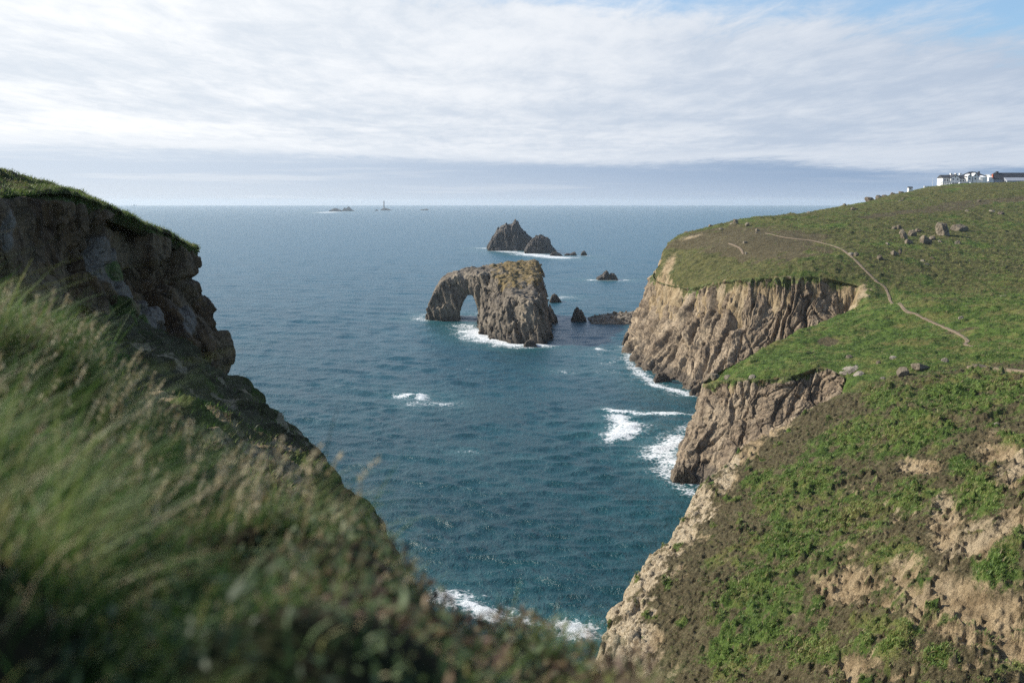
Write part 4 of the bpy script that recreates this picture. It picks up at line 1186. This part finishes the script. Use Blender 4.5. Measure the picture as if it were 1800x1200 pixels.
for i, (b, m_) in enumerate([(0, BOULDER), (1, BOULDER), (0, BOULDER), (0, PALE_STONE), (1, PALE_STONE)]):
    BM[i] = boulder_mesh('boulder_shape_' + 'abcde'[i], 800 + i * 7, b, m_)

HILL = 'boulders on the green hillside'
CREST = 'stones along the crest above the bluff'
SKY = 'rocks on the headland skyline'
BLUFF = 'boulders on the bluff top'
#  px, py of foot, width px, height px, shape, tilt, label, group
STONES = [
    (1661, 416, 26, 29, 1, 0, 'tall square boulder, the biggest on the green hillside', HILL),
    (1689, 408, 32, 16, 0, 0, 'low dark boulder tucked against the biggest square one', HILL),
    (1697, 405, 14, 10, 2, 0, 'small tan boulder at the end of the low dark one', HILL),
    (1629, 431, 22, 20, 2, 0, 'rounded ochre-lichened boulder downhill of the biggest square one', HILL),
    (1640, 425, 14, 12, 0, 0, 'dark boulder against the rounded ochre one', HILL),
    (1592, 422, 13, 18, 1, 8, 'upright boulder at the lower edge of the boulder cluster', HILL),
    (1605, 417, 16, 15, 0, 0, 'squat boulder in the middle of the boulder cluster', HILL),
    (1617, 410, 16, 10, 2, 0, 'low boulder at the upper end of the boulder cluster', HILL),
    (1585, 413, 10, 12, 0, -8, 'narrow boulder at the outer edge of the boulder cluster', HILL),
    (1599, 430, 16, 11, 2, 0, 'flat-topped boulder just below the boulder cluster', HILL),
    (1573, 405, 10, 9, 0, 0, 'small boulder above the boulder cluster towards the path', HILL),
    (1582, 404, 9, 10, 1, 5, 'small squared boulder above the boulder cluster, darker of two', HILL),
    (1574, 450, 15, 11, 2, 0, 'broad low boulder downhill from the boulder cluster', HILL),
    (1583, 446, 7, 9, 0, 0, 'small peaked stone beside the broad low boulder', HILL),
    (1550, 459, 13, 13, 0, 15, 'leaning boulder nearest the path bend', HILL),
    (1561, 432, 9, 7, 3, 0, 'pale stone halfway between the cluster and the path', HILL),
    (1654, 429, 11, 8, 3, 0, 'pale rounded stone just below the biggest square boulder', HILL),
    (1624, 463, 11, 8, 3, 0, 'pale stone, uphill one of the trio in mid slope', HILL),
    (1631, 469, 13, 8, 3, 12, 'pale tilted stone, lowest of the trio in mid slope', HILL),
    (1640, 457, 11, 7, 2, 0, 'greyish stone, highest of the trio in mid slope', HILL),
    (1686, 430, 12, 8, 3, 0, 'pale low stone on open turf beyond the biggest square boulder', HILL),
    (1497, 449, 11, 6, 4, 0, 'whitish slab lying on the footpath bend', None),
    (1506, 451, 10, 9, 0, 0, 'dark rock beside the whitish slab on the path', None),
    (1692, 563, 12, 9, 3, 0, 'pale boulder above the lower end of the footpath', None),
    (1768, 524, 15, 6, 3, 0, 'flat pale stone on the slope near the edge of the view', HILL),
    (1664, 640, 16, 13, 3, 0, 'cream boulder standing clear on the bright green field', CREST),
    (1498, 655, 40, 7, 4, -28, 'long pale slab leaning on the turf above the bluff', CREST),
    (1514, 663, 24, 8, 4, -38, 'shorter steeper pale slab beside the long one', CREST),
    (1590, 662, 26, 19, 0, 0, 'rounded grey outcrop, nearer the slabs of two side by side', CREST),
    (1622, 652, 36, 15, 2, 0, 'broad dark grey outcrop beside the rounded one', CREST),
    (1555, 668, 14, 5, 4, 0, 'small flat pale stone below the rounded outcrop', CREST),
    (1575, 634, 20, 8, 4, 0, 'flat stone on rubble above the two slabs', CREST),
    (1545, 642, 10, 9, 0, 0, 'dark stone half buried in the undergrowth by the slabs', CREST),
    (1494, 632, 14, 9, 0, 0, 'dark stone at the edge of the bright grass', CREST),
    (1732, 650, 44, 8, 2, 0, 'long low pale outcrop beside the side track', CREST),
    (1326, 671, 18, 15, 3, 0, 'pale egg-shaped boulder perched on the bluff edge', BLUFF),
    (1259, 668, 20, 13, 1, 6, 'square block at the seaward tip of the bluff', BLUFF),
    (1280, 668, 16, 10, 0, -6, 'low block between the seaward tip and the pale egg-shaped boulder', BLUFF),
    (1302, 672, 14, 10, 2, 0, 'rounded block next to the pale egg-shaped boulder', BLUFF),
    (1345, 676, 14, 10, 0, 0, 'brown boulder just past the pale egg-shaped one', BLUFF),
    (1295, 396, 10, 13, 1, 6, 'pointed stack of rock on the brown heath skyline', SKY),
    (1288, 397, 12, 6, 0, 0, 'low rock at the seaward foot of the pointed stack', SKY),
    (1314, 398, 9, 8, 0, 0, 'small peaked rock next to the pointed stack', SKY),
    (1332, 408, 9, 7, 2, 0, 'knobbly rock at the end of the heath', SKY),
    (1331, 411, 6, 4, 3, 0, 'pale stone at the foot of the knobbly rock', SKY),
    (1207, 410, 12, 6, 0, 0, 'dark rock near the seaward edge of the headland', SKY),
    (1219, 402, 7, 5, 2, 0, 'small rock inland of the dark edge rock', SKY),
    (1250, 399, 10, 5, 2, 0, 'low rock midway along the seaward skyline', SKY),
    (1268, 405, 10, 5, 0, 0, 'low dark rock on the turf before the seaward skyline', SKY),
    (1531, 350, 18, 10, 1, 0, 'blocky outcrop at the outer end of the skyline rocks', SKY),
    (1545, 349, 12, 9, 0, 0, 'peaked rock next to the blocky skyline outcrop', SKY),
    (1556, 345, 12, 6, 0, 0, 'low rock along the skyline towards the hut', SKY),
    (1572, 342, 14, 7, 2, 0, 'rounded rock in the row leading to the hut', SKY),
    (1586, 339, 12, 6, 1, 0, 'squared rock just before the hut', SKY),
    (1503, 371, 16, 8, 2, 0, 'rounded grey boulder below the skyline outcrop', SKY),
    (1485, 363, 7, 6, 0, 0, 'small tan stone on the skyline below the outcrop', SKY),
    (1424, 376, 10, 5, 3, 0, 'pale stone low on the skyline where sea meets hill', SKY),
    (1586, 356, 10, 5, 3, 0, 'pale flat stone below the skyline row', SKY),
    (1588, 351, 8, 4, 2, 0, 'small grey stone just above the pale flat one', SKY),
    (1702, 373, 9, 5, 3, 0, 'pale stone on the upper hillside below the hotel', HILL),
    (1746, 373, 14, 4, 4, -8, 'thin pale slab on the upper hillside', HILL),
    (1761, 378, 13, 7, 0, 0, 'brownish boulder beside the thin slab on the upper hillside', HILL),
    (1722, 356, 8, 6, 0, 0, 'little stone in the rusty heath below the hotel', HILL),
    (1312, 447, 5, 5, 3, 0, 'bright pale stone beside the faint track in the heath', None),
    (1311, 428, 9, 5, 2, 18, 'leaning stone in the brown heath', None),
    (1755, 750, 12, 9, 3, 0, 'tan stone below the dark peat step', None),
]
def place_stones():
    for px, py, w, hh, k, tilt, label, grp in STONES:
        g = hit(px, py)
        m = g[1] / FPX
        o = bpy.data.objects.new('boulder' if k != 4 else 'stone_slab', BM[k]); COL.objects.link(o)
        W = w * m; H = hh * m
        o.scale = (W * .92, W * .8, H * 1.12)
        a = rng.uniform(-.5, .5)
        if abs(tilt) > 20: a = .1
        o.rotation_euler = (0, R(-tilt if abs(tilt) <= 20 else tilt), a)
        o.location = (g[0], g[1] + W * .3, g[2] - H * .26 + .05)
        tag(o, label, 'boulder' if k != 4 else 'slab', grp)
place_stones()
spit_stones()

# ------------------------------------------------------------------ the sea
FOAM = []   # (px0, py0, px1, py1, half width m, strength)
def fo(*a): FOAM.append((sea(a[0], a[1])[:2], sea(a[2], a[3])[:2], a[4], a[5]))
for a in [(836, 582, 858, 596, 7, 1.15), (858, 597, 905, 606, 6, 1.1), (905, 607, 958, 607, 4.5, 1.05), (815, 572, 840, 586, 7, .75), (742, 562, 800, 562, 5, .75), (815, 556, 838, 552, 6, .5),
          (735, 560, 752, 552, 5, .6), (880, 441, 930, 446, 14, .85), (930, 447, 985, 453, 16, 1.0), (985, 451, 1030, 450, 8, .6), (845, 436, 862, 437, 10, .8),
          (1044, 492, 1092, 492, 7, .9), (980, 524, 992, 522, 6, .7),
          (704, 696, 738, 694, 2.0, 1.0), (738, 695, 742, 702, 1.8, .9), (728, 708, 788, 709, 4.0, .62), (700, 694, 790, 712, 6, .40),
          (812, 794, 832, 794, 1.5, .62), (905, 803, 925, 806, 1.5, .45),
          (1070, 722, 1130, 727, 1.4, 1.1), (1130, 727, 1216, 728, 1.1, 1.0), (1085, 732, 1108, 748, 2.6, 1.15), (1108, 748, 1088, 765, 3.4, 1.15), (1072, 772, 1110, 758, 2.2, .9), (1060, 715, 1090, 725, 1.2, .6),
          (1196, 770, 1160, 800, 4.2, 1.0), (1170, 800, 1195, 825, 3.6, .9), (1150, 795, 1180, 780, 3.5, .7), (1165, 825, 1200, 848, 2.8, .8), (1180, 850, 1215, 865, 2.0, .7), (1190, 765, 1205, 745, 2, .7),
          (1098, 610, 1112, 645, 2.6, .75), (1112, 645, 1150, 676, 2.4, .85), (1150, 676, 1218, 694, 2.2, .92), (1115, 655, 1180, 690, 4.5, .5),
          (1030, 650, 1090, 655, 5, .42), (1040, 625, 1075, 615, 4, .42), (975, 652, 1000, 655, 3, .5), (1060, 640, 1100, 625, 4, .45), (1050, 612, 1056, 614, 1.6, .9),
          (775, 1050, 865, 1078, 1.9, 1.1), (985, 1098, 1030, 1112, 1.8, 1.05), (860, 1078, 990, 1100, 1.4, .7), (1010, 1118, 1040, 1095, 1.2, .7),
          (568, 374, 586, 372.4, 60, .9), (800, 1050, 900, 1080, 3, .5)]: fo(*a)

def build_sea():
    az = np.concatenate([np.linspace(-38, 38, 680)])
    az = np.radians(np.concatenate([[-180, -150, -120, -90, -65, -50, -42], az, [42, 50, 65, 90, 120, 150, 180]]))
    r = np.concatenate([[.5, 25, 50, 75], np.exp(np.linspace(math.log(95), math.log(17500), 1280))])
    nr, nc = len(r), len(az)
    RR, A = np.meshgrid(r, az, indexing='ij')
    x = (RR * np.sin(A)).ravel(); y = (RR * np.cos(A)).ravel(); rr = RR.ravel()
    h = np.zeros(len(x)); dx = np.zeros(len(x)); dy = np.zeros(len(x))
    g = np.random.default_rng(3)
    spacing = rr * .0042
    lam = np.exp(g.uniform(math.log(1.2), math.log(24), 90))
    gq = [np.clip(.95 + 1.1 * perlin(np.stack([x * f_, y * f_ * .7, 0 * x + k_], 1), 921 + k_), .25, 1.8) for k_, f_ in enumerate((.012, .022, .04))]
    for il, L in enumerate(lam):
        th = R(250) + g.normal(0, .50)                    # running in from the open sea
        k = 2 * np.pi / L
        amp = .0125 * L ** .42 * g.uniform(.5, 1.3) * (1.5 if 2.4 < L < 8 else 1.0)
        w = sstep(2.2, 4.5, L / spacing)
        m = w > 0
        ph = k * (np.cos(th) * x[m] + np.sin(th) * y[m]) + g.uniform(0, 6.28)
        h[m] += w[m] * amp * gq[il % 3][m] * np.sin(ph)
        c = w[m] * amp * gq[il % 3][m] * np.cos(ph) * .85
        dx[m] += c * math.cos(th); dy[m] += c * math.sin(th)
    calm = sstep(95, 120, rr)
    V = np.stack([x + dx * calm, y + dy * calm, h * calm], 1)
    foam = np.zeros(len(x)); aer = np.zeros(len(x))
    q = np.stack([x, y], 1)
    nn = fbm(np.stack([x * .16, y * .16, 0 * x], 1), 4, 901)
    for a, b, w, s in FOAM:
        lo, hi = np.minimum(a, b) - w * 5, np.maximum(a, b) + w * 5
        m = np.nonzero((x > lo[0]) & (x < hi[0]) & (y > lo[1]) & (y < hi[1]))[0]
        if not len(m): continue
        e = b - a; wv = q[m] - a
        t = np.clip((wv @ e) / max(e @ e, 1e-6), 0, 1)
        d = np.sqrt(((wv - t[:, None] * e) ** 2).sum(1)) / w
        foam[m] = np.maximum(foam[m], s * np.clip(1.08 - .42 * d + .30 * nn[m], 0, 1))
        aer[m] = np.maximum(aer[m], s * np.clip(1 - d / 4.0, 0, 1))
    # crests that have just broken
    br = fbm(np.stack([x * .02, y * .02, 0 * x], 1), 3, 911)
    V[:, 2] += .25 * foam * sstep(.8, 1.05, foam) * (.5 + nn)
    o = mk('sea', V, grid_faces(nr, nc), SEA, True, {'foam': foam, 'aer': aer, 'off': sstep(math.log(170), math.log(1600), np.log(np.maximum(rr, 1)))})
    tag(o, 'choppy blue green sea', kind='structure')

def mat_sea():
    t = NT('sea_water')
    p = t.pos()
    foam, aer = t.attr('foam'), t.attr('aer')
    n1 = t.noise(t.pos((1, .75, 1)), .5, 4, .6, .3)
    n2 = t.noise(t.pos((1, .8, 1)), 2.2, 4, .62, .2)
    n3 = t.noise(p, .03, 4, .6)
    nl = t.noise(t.pos((.5, 1, 1)), .09, 3, .55, .4)
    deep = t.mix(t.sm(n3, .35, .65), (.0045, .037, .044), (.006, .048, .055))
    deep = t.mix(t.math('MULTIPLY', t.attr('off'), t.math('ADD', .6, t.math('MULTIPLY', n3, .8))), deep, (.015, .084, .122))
    c = t.mix(t.math('MULTIPLY', aer, .8), deep, (.030, .110, .115))
    b = t.bump(nl, 1.6, .35)
    b = t.bump(n1, .85, .7, b)
    b = t.bump(n2, .28, .85, b)
    b = t.bump(t.noise(p, 7.0, 3, .6), .05, .6, b)
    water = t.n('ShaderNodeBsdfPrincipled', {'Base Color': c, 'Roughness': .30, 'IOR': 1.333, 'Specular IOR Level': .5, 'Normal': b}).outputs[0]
    fz = t.noise(p, 1.3, 8, .72, .6); fz2 = t.noise(p, .35, 5, .65, .8)
    lace = t.n('ShaderNodeTexVoronoi', {'Vector': t.n('ShaderNodeVectorMath', {0: p, 1: t.n('ShaderNodeTexNoise', {'Vector': p, 'Scale': .7, 'Detail': 4}).outputs[1]}, operation='ADD').outputs[0], 'Scale': .75}, feature='DISTANCE_TO_EDGE').outputs[0]
    lace = t.sm(lace, .28, .0)
    k = t.math('ADD', foam, t.math('MULTIPLY', t.math('SUBTRACT', fz, .5), 1.5))
    k = t.math('ADD', k, t.math('MULTIPLY', t.math('SUBTRACT', fz2, .5), 1.3))
    k = t.math('ADD', k, t.math('MULTIPLY', lace, .28))
    ff = t.sm(k, .66, 1.16)
    ff = t.math('MULTIPLY', ff, t.sm(foam, .05, .3))
    # small whitecaps scattered over open water
    wc = t.noise(t.pos((.7, 1, 1)), .22, 5, .72, .6)
    wc2 = t.noise(p, .02, 3, .6)
    cap = t.math('MULTIPLY', t.sm(wc, .735, .775), t.sm(wc2, .42, .6))
    ff = t.math('MAXIMUM', ff, t.math('MULTIPLY', cap, .75))
    fb = t.bsdf((.66, .69, .70), .9, t.bump(fz, .5, .8), .2)
    return t.out(t.n('ShaderNodeMixShader', {0: ff, 1: water, 2: fb}).outputs[0])
SEA = mat_sea()
build_sea()

# ------------------------------------------------------------------ sky, sun, air
SUN_AZ, SUN_EL = R(-72), R(31)                            # left of the view, a little ahead
sc = bpy.context.scene
w = bpy.data.worlds.new('World'); sc.world = w; w.use_nodes = True
t = NT(tree=w.node_tree)
sky = t.n('ShaderNodeTexSky', sky_type='NISHITA')
sky.sun_disc = False; sky.sun_elevation = SUN_EL; sky.sun_rotation = SUN_AZ % (2 * math.pi)
sky.altitude = 60; sky.dust_density = 1.0; sky.ozone_density = 1.5
dirv = t.n('ShaderNodeTexCoord').outputs['Generated']
sx = t.n('ShaderNodeSeparateXYZ', {0: dirv}).outputs
zc = t.math('MAXIMUM', sx[2], 0.0)
den = t.math('ADD', zc, .035)
uv = t.n('ShaderNodeCombineXYZ', {0: t.math('DIVIDE', sx[0], den), 1: t.math('DIVIDE', sx[1], den), 2: 0.0}).outputs[0]
mp = t.n('ShaderNodeMapping', {'Vector': uv, 'Rotation': (0, 0, R(24)), 'Scale': (1.0, .62, 1)}).outputs[0]
na = t.noise(mp, .85, 7, .62, .5)
nb = t.noise(t.n('ShaderNodeMapping', {'Vector': uv, 'Rotation': (0, 0, R(14)), 'Scale': (1.3, .5, 1), 'Location': (4, 2, 0)}).outputs[0], 3.6, 6, .66, .35)
ncl = t.noise(uv, .28, 4, .55, .3)
tx = t.math('DIVIDE', sx[0], t.math('MAXIMUM', t.math('ABSOLUTE', sx[1]), .2))
# how much sunward
sund = Vector((math.sin(SUN_AZ) * math.cos(SUN_EL), math.cos(SUN_AZ) * math.cos(SUN_EL), math.sin(SUN_EL)))
dot = t.n('ShaderNodeVectorMath', {0: dirv, 1: tuple(sund)}, operation='DOT_PRODUCT').outputs['Value']
bright = t.sm(dot, -.15, .75)
mixn = t.math('ADD', t.math('MULTIPLY', na, .6), t.math('MULTIPLY', nb, .4))
dens = t.sm(t.math('ADD', mixn, t.math('MULTIPLY', t.math('SUBTRACT', ncl, .5), .7)), .33, .68)
K = 6.75
greyc = t.mix(bright, (.45 * K, .535 * K, .665 * K), (.74 * K, .80 * K, .87 * K))
whitec = t.mix(bright, (.62 * K, .68 * K, .77 * K), (1.02 * K, 1.03 * K, 1.04 * K))
cloud = t.mix(dens, greyc, whitec)
# clear band under the cloud sheet, and haze low down
bandc = t.mix(bright, (.235 * K, .345 * K, .52 * K), (.66 * K, .74 * K, .84 * K))
lowc = t.mix(bright, (.36 * K, .46 * K, .61 * K), (.72 * K, .78 * K, .85 * K))
hz = t.noise(t.n('ShaderNodeMapping', {'Vector': dirv, 'Scale': (2.2, 2.2, 60)}).outputs[0], 1.6, 5, .6)
low = t.mix(t.sm(t.math('ADD', zc, t.math('MULTIPLY', t.math('SUBTRACT', hz, .5), .035)), .0, .034), lowc, bandc)
low = t.mix(t.math('MULTIPLY', t.sm(hz, .50, .66), .55), low, t.mix(bright, (.47 * K, .55 * K, .67 * K), (.86 * K, .89 * K, .92 * K)))
hw = t.noise(t.n('ShaderNodeMapping', {'Vector': dirv, 'Scale': (1, 1, 9)}).outputs[0], 3.0, 5, .6)
edge = t.math('SUBTRACT', t.math('ADD', zc, t.math('ADD', t.math('MULTIPLY', t.math('SUBTRACT', nb, .5), .010), t.math('MULTIPLY', t.math('SUBTRACT', hw, .5), .034))), t.math('SUBTRACT', .0385, t.math('MULTIPLY', tx, .0195)))
wd = t.math('ADD', .0055, t.math('MULTIPLY', bright, .010))
ef = t.sm(t.math('DIVIDE', edge, wd), -.7, 1.2)
# bright rim of the sheet
rim = t.math('MULTIPLY', t.sm(edge, -.001, .004), t.sm(edge, .018, .004))
cloud = t.mix(t.math('MULTIPLY', rim, .75), cloud, whitec)
lower = t.mix(ef, low, cloud)
# open blue at the upper right and overhead
s = t.math('SUBTRACT', t.math('ADD', zc, t.math('MULTIPLY', tx, .115)), .193)
s = t.math('ADD', s, t.math('MULTIPLY', t.math('SUBTRACT', mixn, .5), -.16))
blue = t.mix(1.0, sky.outputs[0], (.80, .98, 1.12), 'MULTIPLY')
final = t.mix(t.math('MULTIPLY', t.sm(s, -.014, .034), .85), lower, blue)
bg = t.n('ShaderNodeBackground', {0: final, 1: .1})
ow = t.n('ShaderNodeOutputWorld'); t.t.links.new(bg.outputs[0], ow.inputs[0])

sun = bpy.data.lights.new('sun', 'SUN'); sun.energy = 5.0; sun.angle = R(.55); sun.color = (1.0, .93, .82)
so = bpy.data.objects.new('sun', sun); COL.objects.link(so)
so.location = (-200, 60, 200)
so.rotation_euler = (-sund).to_track_quat('-Z', 'Y').to_euler()

def build_haze():
    t = NT('sea_haze')
    v = t.n('ShaderNodeVolumePrincipled', {'Color': (.74, .88, 1.0, 1), 'Density': 4.4e-5, 'Anisotropy': .2})
    m = t.out(None, v.outputs[0])
    mb = MB(); mb.box(-18500, 18500, -18500, 18500, -5.5, 92)
    o = mb.build('haze', m)
    tag(o, 'thin sea haze', kind='stuff')
build_haze()

cam = bpy.data.cameras.new('camera'); cam.lens = 35.0; cam.sensor_width = 36.0
cam.clip_start = .05; cam.clip_end = 80000
cam.dof.use_dof = True; cam.dof.focus_distance = 300.0; cam.dof.aperture_fstop = 1.8
co = bpy.data.objects.new('camera', cam); COL.objects.link(co)
co.location = (0, 0, EYE); co.rotation_euler = (math.pi / 2 - PITCH, 0, 0)
sc.camera = co
sc.view_settings.view_transform = 'Standard'; sc.view_settings.look = 'None'
sc.view_settings.exposure = 0.64; sc.view_settings.gamma = 1.0
sc.cycles.max_bounces = 6; sc.cycles.diffuse_bounces = 2; sc.cycles.glossy_bounces = 3; sc.cycles.volume_bounces = 0
sc.cycles.transparent_max_bounces = 4
sc.cycles.use_denoising = False; sc.cycles.sample_clamp_direct = 6.0; sc.cycles.sample_clamp_indirect = 2.0; sc.cycles.caustics_reflective = False; sc.cycles.caustics_refractive = False; sc.cycles.use_adaptive_sampling = False
